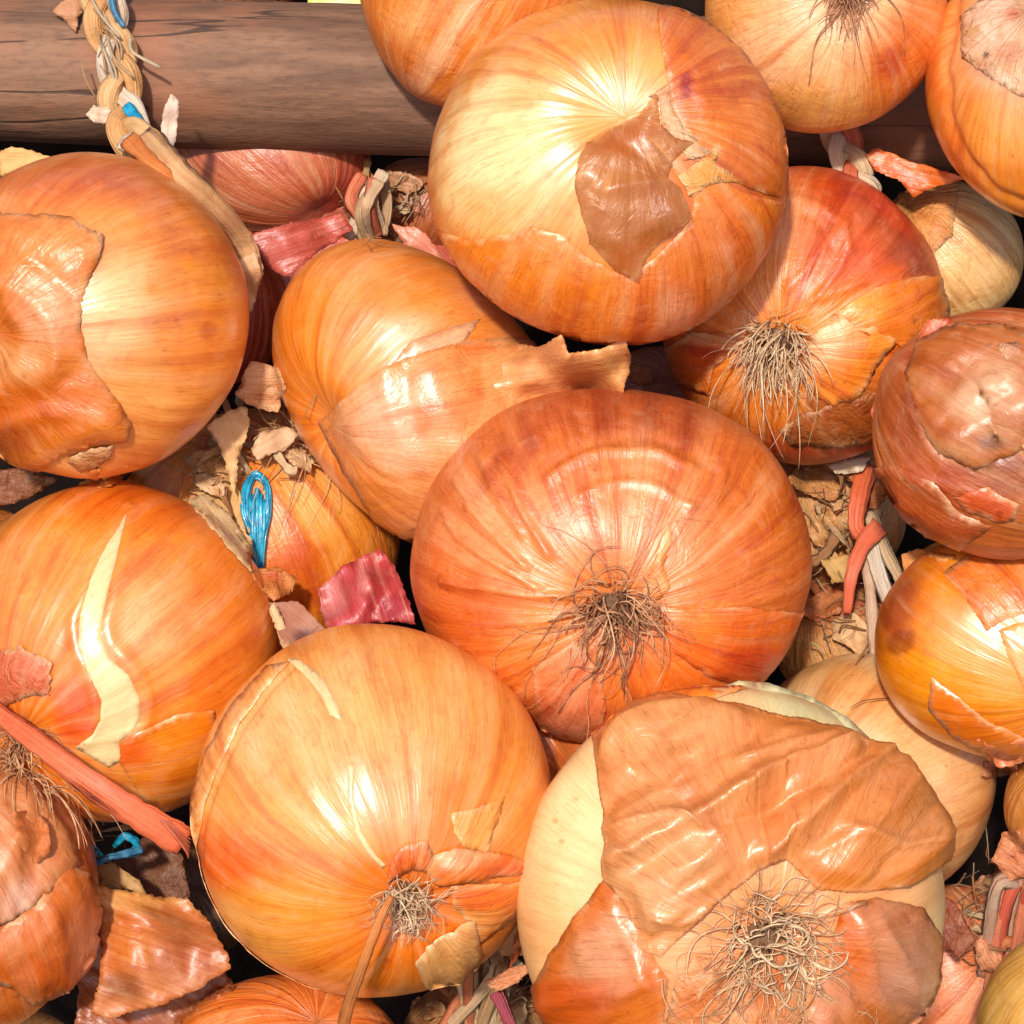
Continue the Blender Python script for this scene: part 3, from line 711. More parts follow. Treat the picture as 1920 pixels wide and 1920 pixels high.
w_on = Onion('cream onion just showing in the bottom left corner', (20, 2010), (150, 120), -60, axis=(.2, .5, .4), cols=((236, 196, 116),) * 3, seed=37, mat=M_SKIN, res=LO)
u_on = Onion('small olive brown onion at the right edge under the golden one', (1985, 1510), (102, 110), -60, axis=(.2, .7, .4), cols=((196, 140, 72), (186, 128, 66), (150, 90, 44)), seed=38, mat=M_SKIN, res=LO)
v_on = Onion('olive yellow onion cut off by the lower right corner', (2010, 1950), (176, 205), 180, axis=(.2, .7, .4), cols=((214, 172, 98), (206, 164, 92), (196, 146, 74)), seed=39, mat=M_GLOSS, res=LO)

# ------------------------------------------------------------------ skins that belong to the onions
# top onion
patch(a_on, 'outer_skin', [(1232, 20), (1240, 100), (1250, 150), (1258, 215), (1292, 262), (1282, 300), (1340, 285), (1300, 300), (1345, 320), (1400, 352), (1480, 375), (1490, 200), (1430, 90), (1340, 10), (1270, -10)], (202, 108, 46), lift=3, wr=(3, 60), edge=(4, 14), seed=2, mat=M_SKIN,
      blobs=[(1390, 160, 50, 130, -25, (214, 128, 64), .7), (1285, 160, 12, 24, 0, (150, 36, 16), .9, .3), (1330, 250, 70, 30, 0, (220, 126, 50), .7)], folds=[([(1250, 60), (1300, 140), (1330, 230)], 4, 8)])
patch(a_on, 'outer_skin', [(820, 430), (880, 452), (960, 437), (1000, 425), (1060, 440), (1100, 480), (1180, 520), (1240, 470), (1290, 420), (1300, 380), (1290, 330), (1340, 330), (1400, 365), (1490, 385), (1450, 520), (1360, 620), (1250, 670), (1100, 670), (950, 610), (850, 540)], (224, 126, 48), lift=2, wr=(2.5, 50), edge=(2, 10), seed=3, mat=M_SKIN,
      blobs=[(1000, 540, 200, 60, 25, (232, 134, 36), .8), (1290, 560, 110, 90, -30, (206, 108, 56), .85), (1320, 470, 80, 60, 0, (216, 126, 64), .7), (1060, 480, 60, 40, 20, (232, 154, 92), .8), (1270, 580, 30, 40, 0, (228, 158, 118), .7), (1400, 470, 60, 60, 0, (206, 102, 48), .7)])
patch(a_on, 'brown_flap', [(1084, 300), (1100, 268), (1138, 250), (1190, 222), (1232, 182), (1237, 235), (1264, 262), (1300, 268), (1262, 300), (1250, 335), (1272, 352), (1291, 405), (1206, 478), (1192, 514), (1150, 500), (1106, 452), (1090, 400), (1077, 350)], (190, 140, 94), lift=9, wr=(1, 60), edge=(6, 18), jag=1.2, seed=4, mat=M_CLEAR, step=8, crumple=6,
      lifts=[(1190, 505, 40, 14), (1280, 405, 40, 14), (1235, 200, 30, 14)], folds=[([(1130, 360), (1180, 345), (1250, 340)], 8, 12), ([(1160, 270), (1210, 300), (1250, 320)], -7, 12)],
      blobs=[(1180, 260, 70, 30, -20, (190, 112, 60), .7), (1190, 480, 60, 40, 0, (196, 116, 60), .7)], label='thin brown translucent flap')
patch(a_on, 'skin_shred', [(1215, 180), (1255, 160), (1262, 215), (1300, 255), (1330, 290), (1290, 300), (1262, 262), (1240, 235), (1236, 190)], (236, 186, 140), lift=6, wr=(3, 30), edge=(4, 10), seed=5, mat=M_DRY)
patch(a_on, 'skin_shred', [(1272, 330), (1310, 300), (1345, 280), (1340, 310), (1400, 340), (1330, 345), (1290, 370)], (234, 160, 82), lift=6, wr=(3, 30), edge=(5, 10), seed=6, mat=M_DRY)
# big left onion
patch(e_on, 'torn_skin', [(-60, 405), (60, 402), (130, 408), (192, 448), (186, 490), (158, 540), (150, 610), (166, 680), (214, 740), (246, 792), (236, 822), (190, 826), (120, 852), (60, 888), (-60, 900)], (224, 136, 66), lift=4, wr=(5, 70), edge=(5, 16), crumple=9, seed=7, jag=3, mat=M_FILM,
      lifts=[(215, 800, 40, 12), (185, 460, 40, 8)], folds=[([(-20, 520), (60, 560), (110, 640), (100, 720)], 14, 14), ([(0, 470), (80, 500), (140, 560)], -8, 14), ([(20, 560), (60, 620), (40, 690)], 12, 16), ([(0, 800), (120, 770), (210, 780)], 7, 12)],
      blobs=[(120, 450, 70, 40, 10, (228, 154, 90), .8), (100, 580, 50, 60, 10, (236, 178, 130), .7), (60, 760, 130, 60, -5, (214, 110, 42), .8), (30, 600, 40, 40, 0, (214, 110, 46), .7), (40, 680, 60, 30, 0, (232, 166, 106), .7), (180, 790, 60, 30, 0, (222, 130, 40), .8), (20, 820, 70, 30, 0, (170, 84, 50), .6)], label='crinkled orange outer skin torn open')
patch(e_on, 'skin_shred', [(125, 858), (160, 838), (210, 832), (205, 860), (150, 884)], (206, 150, 100), lift=9, wr=(3, 20), edge=(4, 8), seed=8, mat=M_DRY, step=8)
# long onion
patch(f_on, 'translucent_skin', [(598, 792), (650, 745), (720, 690), (770, 668), (870, 640), (960, 636), (1040, 650), (1090, 690), (1020, 770), (920, 850), (830, 930), (790, 1010), (765, 1060), (700, 968), (645, 880)], (230, 162, 104), lift=6, wr=(4, 80), edge=(4, 10), crumple=6, seed=9, mat=M_FILM, jag=1.2,
      folds=[([(690, 760), (675, 800), (690, 840), (740, 880), (800, 880)], 7, 8), ([(720, 700), (730, 760), (770, 850)], 10, 13), ([(760, 690), (770, 760), (790, 830)], -5, 12), ([(640, 880), (720, 900), (800, 920)], 4, 8)],
      blobs=[(740, 790, 80, 70, 30, (240, 188, 150), .8), (690, 930, 90, 60, 50, (222, 136, 66), .85), (610, 830, 60, 40, 60, (218, 128, 58), .8), (800, 760, 16, 80, 10, (214, 140, 84), .7), (880, 655, 36, 10, 0, (206, 106, 40), .8), (890, 720, 14, 50, 0, (214, 132, 66), .7)])
patch(f_on, 'skin_crease', [(730, 690), (770, 640), (860, 610), (900, 600), (870, 640), (800, 668)], (240, 184, 138), lift=4, wr=(3, 40), edge=(2, 8), seed=10, mat=M_FILM)
drape('dry_neck', [(880, 660), (960, 642), (1010, 652), (1055, 628), (1066, 664), (1120, 655), (1172, 635), (1182, 668), (1178, 700), (1168, 740), (1080, 745), (1000, 760), (930, 790), (880, 730)], (230, 168, 112), lift=2,
      ctrl=[(880, 660, surf(880, 660) - 6), (880, 730, surf(880, 730) - 6), (930, 690, surf(930, 690) + 2), (930, 770, surf(930, 770) - 6), (960, 645, surf(960, 645) - 4), (1000, 700, 150), (1055, 630, 300), (1066, 660, 290), (1120, 655, 290), (1172, 635, 300), (1180, 700, 210), (1100, 740, 80), (1000, 750, 90)], cling=False, wr=(5, 30), ang=-8, seed=11, jag=2.2, parent=f_on.root, mat=M_FILM,
      folds=[([(1010, 700), (1050, 690), (1066, 664)], 12, 9), ([(930, 720), (1020, 715), (1120, 700)], 6, 8)], blobs=[(1060, 640, 30, 16, 0, (220, 160, 106), .7), (1130, 690, 60, 40, 0, (228, 172, 110), .8)])
# orange left onion
patch(i_on, 'cream_split', [(238, 962), (222, 1030), (205, 1100), (195, 1140), (188, 1190), (205, 1235), (240, 1265), (262, 1310), (262, 1345), (250, 1372), (222, 1392), (228, 1425), (205, 1440), (140, 1402), (172, 1380), (188, 1350), (190, 1312), (165, 1260), (147, 1210), (150, 1150), (172, 1080), (196, 1030)], (220, 203, 146), lift=.6, wr=(0, 50), edge=(0, 8), seed=12, mat=M_FLESH, jag=.8, step=9, thick=.6)
patch(i_on, 'orange_flap', [(225, 1395), (258, 1372), (330, 1340), (400, 1330), (420, 1400), (380, 1470), (330, 1530), (270, 1500), (225, 1430)], (228, 140, 54), lift=2, wr=(1, 50), edge=(3, 8), seed=14, mat=M_GLOSS, blobs=[(240, 1410, 40, 30, 0, (218, 96, 26), .8)])
patch(i_on, 'red_shreds', [(-40, 1230), (40, 1215), (95, 1240), (98, 1300), (40, 1310), (-40, 1330)], (206, 106, 70), lift=8, wr=(4, 22), edge=(4, 8), crumple=6, seed=15, mat=M_DRY, jag=5)
# centre onion
patch(g_on, 'base_skin', [(1225, 1138), (1300, 1140), (1400, 1138), (1520, 1150), (1512, 1210), (1470, 1275), (1400, 1288), (1330, 1270), (1260, 1220)], (222, 112, 40), lift=3, wr=(3, 40), edge=(3, 9), seed=16, mat=M_SKIN, blobs=[(1420, 1240, 70, 30, 0, (208, 78, 20), .8), (1300, 1170, 50, 30, 0, (230, 132, 48), .8)])
patch(g_on, 'base_skin', [(1200, 1120), (1222, 1060), (1250, 985), (1262, 1000), (1245, 1060), (1258, 1100), (1240, 1120), (1215, 1140)], (232, 156, 90), lift=4, wr=(1, 30), edge=(5, 8), crumple=3, seed=17, mat=M_SKIN)
patch(g_on, 'base_skin', [(1000, 1250), (1080, 1200), (1130, 1260), (1138, 1330), (1120, 1390), (1050, 1440), (1010, 1380)], (222, 130, 84), lift=3, wr=(3, 40), edge=(3, 9), seed=18, mat=M_SKIN, blobs=[(1070, 1350, 40, 60, 0, (232, 160, 124), .6)])
# golden onion at bottom
patch(h_on, 'pale_vein', [(536, 1235), (560, 1236), (600, 1265), (632, 1320), (640, 1350), (618, 1340), (600, 1300), (570, 1265)], (240, 208, 150), lift=.8, wr=(0, 40), edge=(0, 5), seed=19, mat=M_FLESH, jag=.8, step=7, thick=.6)
patch(h_on, 'pale_vein', [(652, 1430), (664, 1432), (664, 1500), (678, 1560), (706, 1605), (724, 1622), (716, 1628), (690, 1600), (664, 1560), (652, 1500)], (238, 196, 138), lift=.8, wr=(0, 40), edge=(0, 5), seed=20, mat=M_FLESH, jag=.6, step=7, thick=.6)
patch(h_on, 'rim_skin', [(545, 1240), (500, 1290), (450, 1360), (410, 1440), (385, 1510), (372, 1580), (368, 1660), (385, 1720), (430, 1790), (500, 1835), (600, 1872), (520, 1880), (420, 1830), (350, 1740), (340, 1600), (360, 1470), (420, 1340), (500, 1250)], (226, 152, 86), lift=3, wr=(1, 40), edge=(4, 7), seed=21, mat=M_SKIN, jag=1)
patch(h_on, 'base_flap', [(812, 1602), (850, 1588), (910, 1596), (960, 1604), (1006, 1626), (960, 1642), (880, 1646), (820, 1652), (800, 1632)], (224, 120, 50), lift=8, wr=(2, 34), edge=(8, 12), crumple=5, seed=22, mat=M_SKIN, blobs=[(860, 1605, 50, 16, 0, (236, 176, 130), .7), (950, 1630, 50, 14, 0, (206, 84, 20), .8)], lifts=[(850, 1640, 40, 12)])
patch(h_on, 'base_flap', [(725, 1650), (735, 1610), (760, 1580), (800, 1575), (812, 1602), (800, 1632), (770, 1630), (745, 1645)], (220, 112, 36), lift=6, wr=(2, 30), edge=(7, 10), crumple=4, seed=23, mat=M_SKIN)
patch(h_on, 'base_flap', [(842, 1660), (900, 1655), (960, 1655), (1000, 1640), (985, 1690), (940, 1740), (900, 1770), (880, 1730), (850, 1700)], (226, 140, 64), lift=3, wr=(2, 40), edge=(5, 10), crumple=4, seed=24, mat=M_SKIN, blobs=[(900, 1680, 60, 20, 0, (228, 110, 36), .7)])
patch(h_on, 'base_flap', [(846, 1740), (890, 1722), (900, 1790), (888, 1850), (852, 1880), (800, 1850), (776, 1805), (800, 1770)], (208, 156, 96), lift=9, wr=(1, 30), edge=(6, 14), crumple=3, seed=25, mat=M_SKIN, folds=[([(850, 1745), (860, 1860)], 7, 8), ([(830, 1760), (820, 1850)], -5, 7)], label='tan striped dry flap')
patch(h_on, 'skin_patch', [(845, 1525), (890, 1518), (945, 1495), (925, 1560), (915, 1600), (870, 1590), (850, 1560)], (230, 160, 88), lift=1, wr=(2, 30), edge=(3, 8), seed=26, mat=M_SKIN)
# biggest onion
patch(j_on, 'loose_skin', [(1118, 1390), (1180, 1325), (1260, 1306), (1380, 1332), (1500, 1368), (1600, 1406), (1690, 1446), (1742, 1500), (1764, 1570), (1756, 1620), (1692, 1664), (1600, 1674), (1530, 1666), (1472, 1612), (1420, 1630), (1352, 1682), (1292, 1742), (1240, 1792), (1196, 1780), (1180, 1700), (1142, 1650), (1140, 1550), (1128, 1470)], (234, 158, 98), lift=16, wr=(2, 130), edge=(7, 20), seed=27, mat=M_PAPER, jag=1.2, step=6, crumple=19, cdir=62,
      lifts=[(1600, 1400, 160, 26), (1740, 1560, 90, 20), (1300, 1560, 120, 16)],
      folds=[([(1160, 1620), (1300, 1550), (1420, 1480), (1560, 1420)], 30, 20), ([(1150, 1560), (1260, 1540), (1340, 1560)], 18, 11), ([(1340, 1560), (1450, 1520), (1600, 1440)], -20, 18), ([(1440, 1600), (1540, 1510), (1640, 1430)], 20, 14), ([(1150, 1430), (1220, 1370), (1330, 1340)], 18, 18), ([(1190, 1460), (1200, 1400)], 10, 12), ([(1380, 1440), (1480, 1420), (1550, 1400)], 13, 13), ([(1580, 1560), (1660, 1590), (1740, 1590)], 13, 10), ([(1240, 1720), (1280, 1730), (1320, 1700)], 14, 10), ([(1250, 1500), (1330, 1440), (1400, 1400)], -8, 16)],
      blobs=[(1500, 1360, 150, 40, 20, (228, 142, 70), .7), (1640, 1510, 90, 100, 20, (224, 138, 68), .6), (1240, 1640, 80, 120, 20, (238, 184, 126), .7), (1600, 1640, 140, 30, -5, (224, 134, 58), .8), (1260, 1390, 120, 60, -10, (228, 166, 106), .6)], label='shiny crumpled amber paper skin')
patch(j_on, 'loose_skin', [(1146, 1634), (1172, 1664), (1186, 1706), (1230, 1800), (1254, 1836), (1240, 1960), (990, 1960), (988, 1880), (1032, 1790), (1082, 1718)], (224, 128, 58), lift=9, wr=(2, 60), edge=(7, 14), crumple=9, cdir=20, seed=28, mat=M_PAPER, jag=1.4,
      blobs=[(1140, 1800, 50, 80, 20, (236, 184, 140), .7), (1080, 1880, 90, 50, 0, (218, 100, 34), .85)], folds=[([(1150, 1680), (1190, 1780), (1220, 1850)], 10, 8), ([(1090, 1730), (1110, 1800)], 8, 9), ([(1030, 1880), (1200, 1850)], 7, 10)])
patch(j_on, 'loose_skin', [(1580, 1692), (1640, 1682), (1728, 1700), (1782, 1785), (1822, 1960), (1480, 1960), (1530, 1850), (1560, 1760)], (214, 142, 96), lift=8, wr=(2, 60), edge=(7, 14), crumple=11, cdir=-20, seed=29, mat=M_PAPER, jag=1.6,
      blobs=[(1590, 1780, 26, 120, -20, (222, 118, 40), .9), (1680, 1850, 60, 100, 20, (226, 176, 148), .6), (1640, 1910, 60, 40, 0, (218, 124, 50), .7)], folds=[([(1640, 1720), (1690, 1830), (1710, 1930)], 9, 10), ([(1600, 1700), (1620, 1800), (1660, 1920)], 8, 10), ([(1700, 1720), (1760, 1820)], -6, 9)])
patch(j_on, 'loose_skin', [(1300, 1790), (1380, 1800), (1470, 1760), (1520, 1780), (1500, 1960), (1240, 1960), (1262, 1850)], (226, 158, 108), lift=3, wr=(3, 40), edge=(4, 9), crumple=12, cdir=25, seed=30, mat=M_DRY, folds=[([(1470, 1760), (1440, 1850), (1400, 1930)], 8, 10), ([(1340, 1830), (1370, 1930)], 8, 10), ([(1390, 1860), (1480, 1930)], -5, 9)], blobs=[(1440, 1860, 20, 70, 25, (216, 120, 50), .9), (1300, 1880, 50, 40, 0, (214, 124, 66), .8)])
drape('pale_layer', [(1330, 1296), (1385, 1276), (1440, 1280), (1520, 1306), (1590, 1345), (1640, 1392), (1660, 1430), (1600, 1400), (1500, 1360), (1400, 1330)], (206, 206, 158), ctrl=[(1385, 1276, 330), (1520, 1306, 330), (1640, 1392, 330), (1500, 1350, 470), (1400, 1325, 470), (1600, 1390, 460)], cling=False, lift=2, wr=(1, 60), ang=20, seed=31.5, jag=.6, mat=M_FLESH, parent=j_on.root, thick=8)
patch(j_on, 'top_skin', [(1140, 1262), (1240, 1272), (1330, 1282), (1400, 1292), (1340, 1312), (1240, 1320), (1180, 1345), (1120, 1405), (1108, 1360), (1128, 1310)], (228, 134, 52), lift=4, wr=(4, 40), edge=(3, 10), seed=31, mat=M_SKIN)
# rust red onion
patch(k_on, 'torn_skin', [(1492, 690), (1530, 620), (1572, 590), (1604, 618), (1644, 612), (1680, 640), (1650, 680), (1610, 740), (1560, 760), (1520, 730)], (234, 150, 70), lift=4, wr=(4, 40), edge=(9, 9), seed=32, mat=M_SKIN, jag=3, blobs=[(1560, 640, 40, 50, 30, (240, 200, 150), .9), (1600, 690, 50, 40, 0, (226, 132, 40), .8)])
patch(k_on, 'torn_skin', [(1560, 590), (1640, 540), (1710, 520), (1762, 520), (1782, 600), (1720, 660), (1660, 640), (1600, 615)], (220, 124, 44), lift=5, wr=(5, 40), edge=(7, 8), seed=33, mat=M_SKIN, jag=3, blobs=[(1620, 580, 50, 30, -20, (228, 160, 66), .8)])
patch(k_on, 'torn_skin', [(1250, 655), (1300, 622), (1372, 626), (1392, 644), (1340, 690), (1330, 740), (1270, 720)], (216, 120, 58), lift=4, wr=(3, 40), edge=(7, 8), seed=34, mat=M_SKIN, jag=2, blobs=[(1320, 632, 60, 12, 8, (236, 196, 130), .9), (1320, 670, 40, 30, 0, (196, 76, 26), .8)])
patch(k_on, 'torn_skin', [(1460, 800), (1520, 770), (1600, 740), (1680, 730), (1700, 780), (1640, 830), (1540, 835), (1480, 830)], (166, 92, 40), lift=4, wr=(6, 30), edge=(7, 8), seed=35, mat=M_DRY, jag=5)
drape('loose_skin', [(1785, 598), (1740, 600), (1700, 660), (1636, 760), (1632, 775), (1650, 806), (1700, 730), (1740, 680), (1790, 640)], (190, 84, 46), ctrl=[(1780, 600, 280), (1640, 770, 200), (1700, 690, 250)], cling=False, wr=(6, 40), ang=-55, seed=36, mat=M_SKIN, parent=l_on.root)
# dusty brown onion
patch(l_on, 'scuffed_skin', [(1720, 640), (1800, 610), (1880, 610), (1960, 650), (1960, 820), (1900, 850), (1830, 880), (1760, 850), (1720, 780), (1700, 700)], (182, 108, 58), lift=2, wr=(4, 36), edge=(4, 9), seed=48, jag=3, mat=M_SHEET, crumple=12,
      blobs=[(1850, 750, 60, 60, 20, (220, 176, 136), .85), (1880, 690, 60, 24, -10, (212, 160, 122), .8), (1880, 790, 30, 20, 0, (176, 100, 50), .8), (1810, 840, 40, 14, 10, (206, 150, 104), .7), (1860, 830, 26, 12, 0, (120, 84, 64), .8)])
patch(l_on, 'red_flap', [(1786, 930), (1850, 912), (1910, 945), (1900, 975), (1880, 980), (1820, 962)], (196, 88, 44), lift=4, wr=(2, 30), edge=(5, 8), crumple=5, seed=37, mat=M_SKIN, jag=3)
patch(l_on, 'torn_skin', [(1640, 880), (1680, 870), (1760, 910), (1800, 960), (1860, 985), (1800, 1030), (1720, 1030), (1660, 980)], (166, 82, 40), lift=3, wr=(5, 40), edge=(4, 8), seed=38, mat=M_SKIN)
patch(l_on, 'torn_skin', [(1870, 650), (1940, 640), (1940, 900), (1905, 800), (1910, 720)], (204, 150, 118), lift=5, wr=(5, 40), edge=(6, 8), seed=39, mat=M_DRY)
# golden onion at the right
patch(m_on, 'cracked_skin', [(1768, 1075), (1800, 1110), (1850, 1182), (1890, 1160), (1960, 1138), (1960, 980), (1850, 1010)], (216, 122, 58), lift=3, wr=(3, 40), edge=(3, 8), seed=40, mat=M_SKIN)
patch(m_on, 'cracked_skin', [(1872, 1182), (1960, 1148), (1960, 1380), (1905, 1260)], (232, 164, 96), lift=3, wr=(3, 40), edge=(3, 8), seed=41, mat=M_GLOSS)
patch(m_on, 'cracked_skin', [(1745, 1270), (1790, 1300), (1850, 1350), (1940, 1390), (1940, 1420), (1850, 1415), (1790, 1385), (1740, 1330)], (228, 126, 28), lift=2, wr=(2, 40), edge=(3, 8), seed=42, mat=M_GLOSS)
# pale beige onion
patch(n_on, 'torn_skin', [(1668, 400), (1690, 365), (1740, 345), (1800, 340), (1790, 400), (1785, 440), (1752, 475), (1742, 500), (1748, 545), (1770, 580), (1700, 560), (1660, 480)], (222, 158, 96), lift=6, wr=(4, 40), edge=(8, 10), seed=43, mat=M_DRY, jag=3)
# corner onion
patch(r_on, 'ragged_skin', [(-60, 1780), (60, 1700), (120, 1620), (165, 1640), (182, 1700), (188, 1790), (176, 1860), (160, 1915), (140, 1880), (110, 1860), (60, 1880), (20, 1850), (-60, 1830)], (206, 116, 56), lift=8, wr=(8, 50), edge=(8, 12), crumple=9, seed=44, mat=M_SHEET, jag=2, blobs=[(150, 1780, 30, 80, 0, (220, 150, 116), .6), (50, 1830, 80, 40, 0, (210, 104, 40), .8)], folds=[([(170, 1690), (165, 1780), (160, 1900)], 9, 9), ([(90, 1700), (110, 1840)], 7, 10)])
patch(r_on, 'ragged_skin', [(-40, 1400), (20, 1420), (80, 1490), (130, 1570), (150, 1620), (60, 1700), (-40, 1760)], (206, 136, 88), lift=5, wr=(7, 60), edge=(5, 10), crumple=10, seed=45, mat=M_SHEET, folds=[([(10, 1440), (60, 1560), (90, 1680)], 6, 9), ([(-10, 1480), (30, 1600), (20, 1720)], 7, 10), ([(50, 1450), (110, 1570)], 5, 7)], blobs=[(30, 1690, 30, 40, 20, (232, 190, 168), .7)])
# top right
patch(d_on, 'bruised_skin', [(1800, 30), (1850, -10), (1960, -20), (1960, 190), (1900, 175), (1850, 140), (1805, 110)], (228, 178, 134), lift=1, wr=(4, 26), edge=(2, 8), seed=46, mat=M_DRY, blobs=[(1830, 125, 30, 12, 20, (170, 96, 60), .9), (1880, 150, 40, 12, 15, (236, 206, 176), .7), (1860, 40, 40, 50, 20, (238, 206, 180), .7), (1900, 100, 30, 20, 0, (196, 130, 96), .7), (1850, 108, 5, 5, 0, (60, 40, 30), .9, .3), (1866, 128, 6, 5, 0, (50, 36, 30), .9, .3), (1900, 30, 12, 10, 0, (196, 84, 50), .8), (1830, 60, 10, 14, 0, (200, 150, 90), .8), (1885, 70, 4, 4, 0, (70, 46, 36), .9, .3)])

# ------------------------------------------------------------------ roots
tuft(c_on, 60, 90, disc=.10, spread=1.2, droop=.7, curl=1.0, rad=1.3, mat=M_ROOT_D, seed=1, lie=.2)
tuft(c_on, 9, 230, disc=.05, spread=1.2, droop=1.0, curl=.8, rad=1.0, mat=M_ROOT_D, seed=2, plate=False, lie=.3)
tuft(k_on, 170, 85, disc=.20, spread=.7, droop=.5, curl=.5, rad=1.5, mat=M_ROOT_P, seed=3)
tuft(k_on, 18, 220, disc=.14, spread=.7, droop=1.0, curl=.4, rad=1.4, mat=M_ROOT_P, seed=4, plate=False, lie=.1)
tuft(g_on, 34, 190, disc=.15, spread=.9, droop=.9, curl=1.0, rad=1.5, mat=M_ROOT_D, seed=5, lie=.25)
tuft(g_on, 60, 70, disc=.15, spread=.8, droop=.5, curl=1.0, rad=1.7, mat=M_ROOT_D, seed=6, plate=False, lie=.2)
tuft(g_on, 26, 250, disc=.12, spread=1.1, droop=.8, curl=1.0, rad=1.3, mat=M_ROOT, seed=7, plate=False, lie=.3)
tuft(h_on, 90, 80, disc=.12, spread=.7, droop=.3, curl=1.5, rad=1.4, mat=M_ROOT_P, seed=8, lie=.15)
tuft(i_on, 60, 120, disc=.14, spread=1.3, droop=.4, curl=.6, rad=1.3, mat=M_ROOT, seed=9, lie=.2)
tuft(j_on, 110, 90, disc=.19, spread=1.0, droop=.25, curl=1.4, rad=1.6, mat=M_ROOT_P, seed=10, lie=.2)
tuft(j_on, 90, 250, disc=.18, spread=1.6, droop=.35, curl=1.0, rad=1.4, mat=M_ROOT, seed=11, plate=False, lie=.4)
tuft(q_on, 26, 240, disc=.10, spread=1.4, droop=.5, curl=.6, rad=1.3, mat=M_ROOT_P, seed=12, at=(590, 840), plate=False, lie=.2)
tuft(q_on, 70, 130, disc=.16, spread=1.2, droop=.1, curl=.4, rad=1.5, mat=M_ROOT, seed=13, at=(580, 830), plate=False)
tuft(r_on, 80, 190, disc=.24, spread=1.0, droop=.9, curl=.4, rad=1.5, mat=M_ROOT, seed=14, at=(60, 1450), plate=False)

# ------------------------------------------------------------------ braids, stalks, twine
def braid(root, path, r, cols, turns, names='strand', n=70, w=None, mats=None, ph0=0):
    P = smooth_path([U(*q) for q in path], n)
    tg = np.gradient(P, axis=0); tg /= np.linalg.norm(tg, axis=1)[:, None]
    sd = np.cross(tg, [0, 0, 1.0]); sd /= np.linalg.norm(sd, axis=1)[:, None]; up = np.cross(sd, tg)
    t = np.linspace(0, 2 * np.pi * turns, n)
    k = len(cols)
    for i, c in enumerate(cols):
        a = t + 2 * np.pi * i / k + ph0
        Q = P + sd * (r * np.sin(a))[:, None] + up * (r * .55 * np.sin(2 * a))[:, None]
        T0 = Tubes(); ww = (w or r * .62) * (1 + .25 * noise(np.c_[np.arange(n) * .12, np.full(n, i * 4.1), np.zeros(n)]))
        T0.add(Q, ww, 16, c, .55, gs=i * 1.3)
        T0.build(names, (mats[i] if mats else M_STRAW), root)

t = thing('braided_stalk', U(215, 150, -130), 'braided dry onion stalks hanging over the wooden pole at left', 'braid')
braid(t, [(185, -60, -175), (200, 40, -150), (222, 130, -135), (232, 220, -100), (262, 280, 0)], 25, [(222, 178, 122), (226, 208, 184), (218, 164, 104)], 1.7, n=80, w=18, ph0=.6)
for i in range(13):
    r_ = np.random.default_rng(700 + i); y0 = r_.uniform(-40, 200); x0 = 190 + y0 * .18 + r_.normal() * 22; s_ = r_.uniform(40, 110)
    strip([(x0, y0, -118 + r_.uniform(0, 10)), (x0 + s_ * .2 + r_.normal() * 9, y0 + s_ * .5, -112 + r_.uniform(0, 14)), (x0 + s_ * .35 + r_.normal() * 22, y0 + s_, -120 + r_.uniform(0, 20))], r_.uniform(1, 3.2), 'frayed_fibre', [(222, 190, 148), (210, 166, 112), (222, 200, 168)][i % 3], M_STRAW, t, n=12, flat=.3, sides=6, sd=i)
strip([(236, 196, -88), (256, 222, -74), (280, 258, -40), (292, 290, 0)], 15, 'blue_strand', (40, 150, 190), M_BLUE, t, taper=(.6, .7), flat=.4)
strip([(208, -20, -128), (214, 20, -122), (232, 50, -116)], 9, 'blue_strand', (80, 150, 170), M_BLUE_D, t, taper=(.7, .5))
strip([(262, 262, 10), (320, 320, 120), (400, 390, 60), (455, 455, -40), (478, 520, -60)], 30, 'stalk', (216, 166, 114), M_STRAW, t, flat=.3, n=40, taper=(1.1, .7), sides=12)
strip([(240, 262, 20), (290, 310, 130), (350, 350, 110)], 24, 'stalk', (220, 128, 60), M_STRAW, t, flat=.35, n=30, taper=(.9, .3), sides=10, sd=3)
drape('skin_shred', [(312, 300), (298, 262), (308, 200), (320, 175), (334, 188), (332, 240), (322, 302)], (226, 204, 186), ctrl=[(312, 300, 60), (315, 240, -80), (322, 180, -60)], cling=False, wr=(5, 30), ang=90, parent=t, seed=60, mat=M_STRAW, step=8)
drape('skin_shred', [(205, 232), (178, 232), (162, 215), (175, 196), (206, 205)], (222, 198, 172), ctrl=[(200, 220, -100), (165, 215, -120)], cling=False, wr=(6, 14), parent=t, seed=61, mat=M_STRAW, step=7)
drape('skin_shred', [(440, 490), (480, 470), (492, 520), (470, 585), (455, 560)], (220, 176, 130), ctrl=[(460, 480, -20), (470, 580, -100)], cling=False, wr=(6, 20), ang=80, parent=t, seed=62, mat=M_STRAW, step=8)
drape('skin_shred', [(100, 20), (130, -10), (170, -10), (150, 25), (140, 60), (125, 40)], (186, 140, 106), ctrl=[(130, 20, -190)], cling=True, wr=(6, 14), parent=t, seed=63, mat=M_STRAW, step=8)

t = thing('braided_stalk', U(1585, 270, -120), 'short red and white braid below the top onion with dark roots', 'braid')
braid(t, [(1565, 200, -170), (1580, 260, -150), (1600, 320, -110), (1625, 370, -110)], 20, [(216, 190, 150), (206, 104, 70), (222, 200, 170)], 1.1, n=50, w=16)

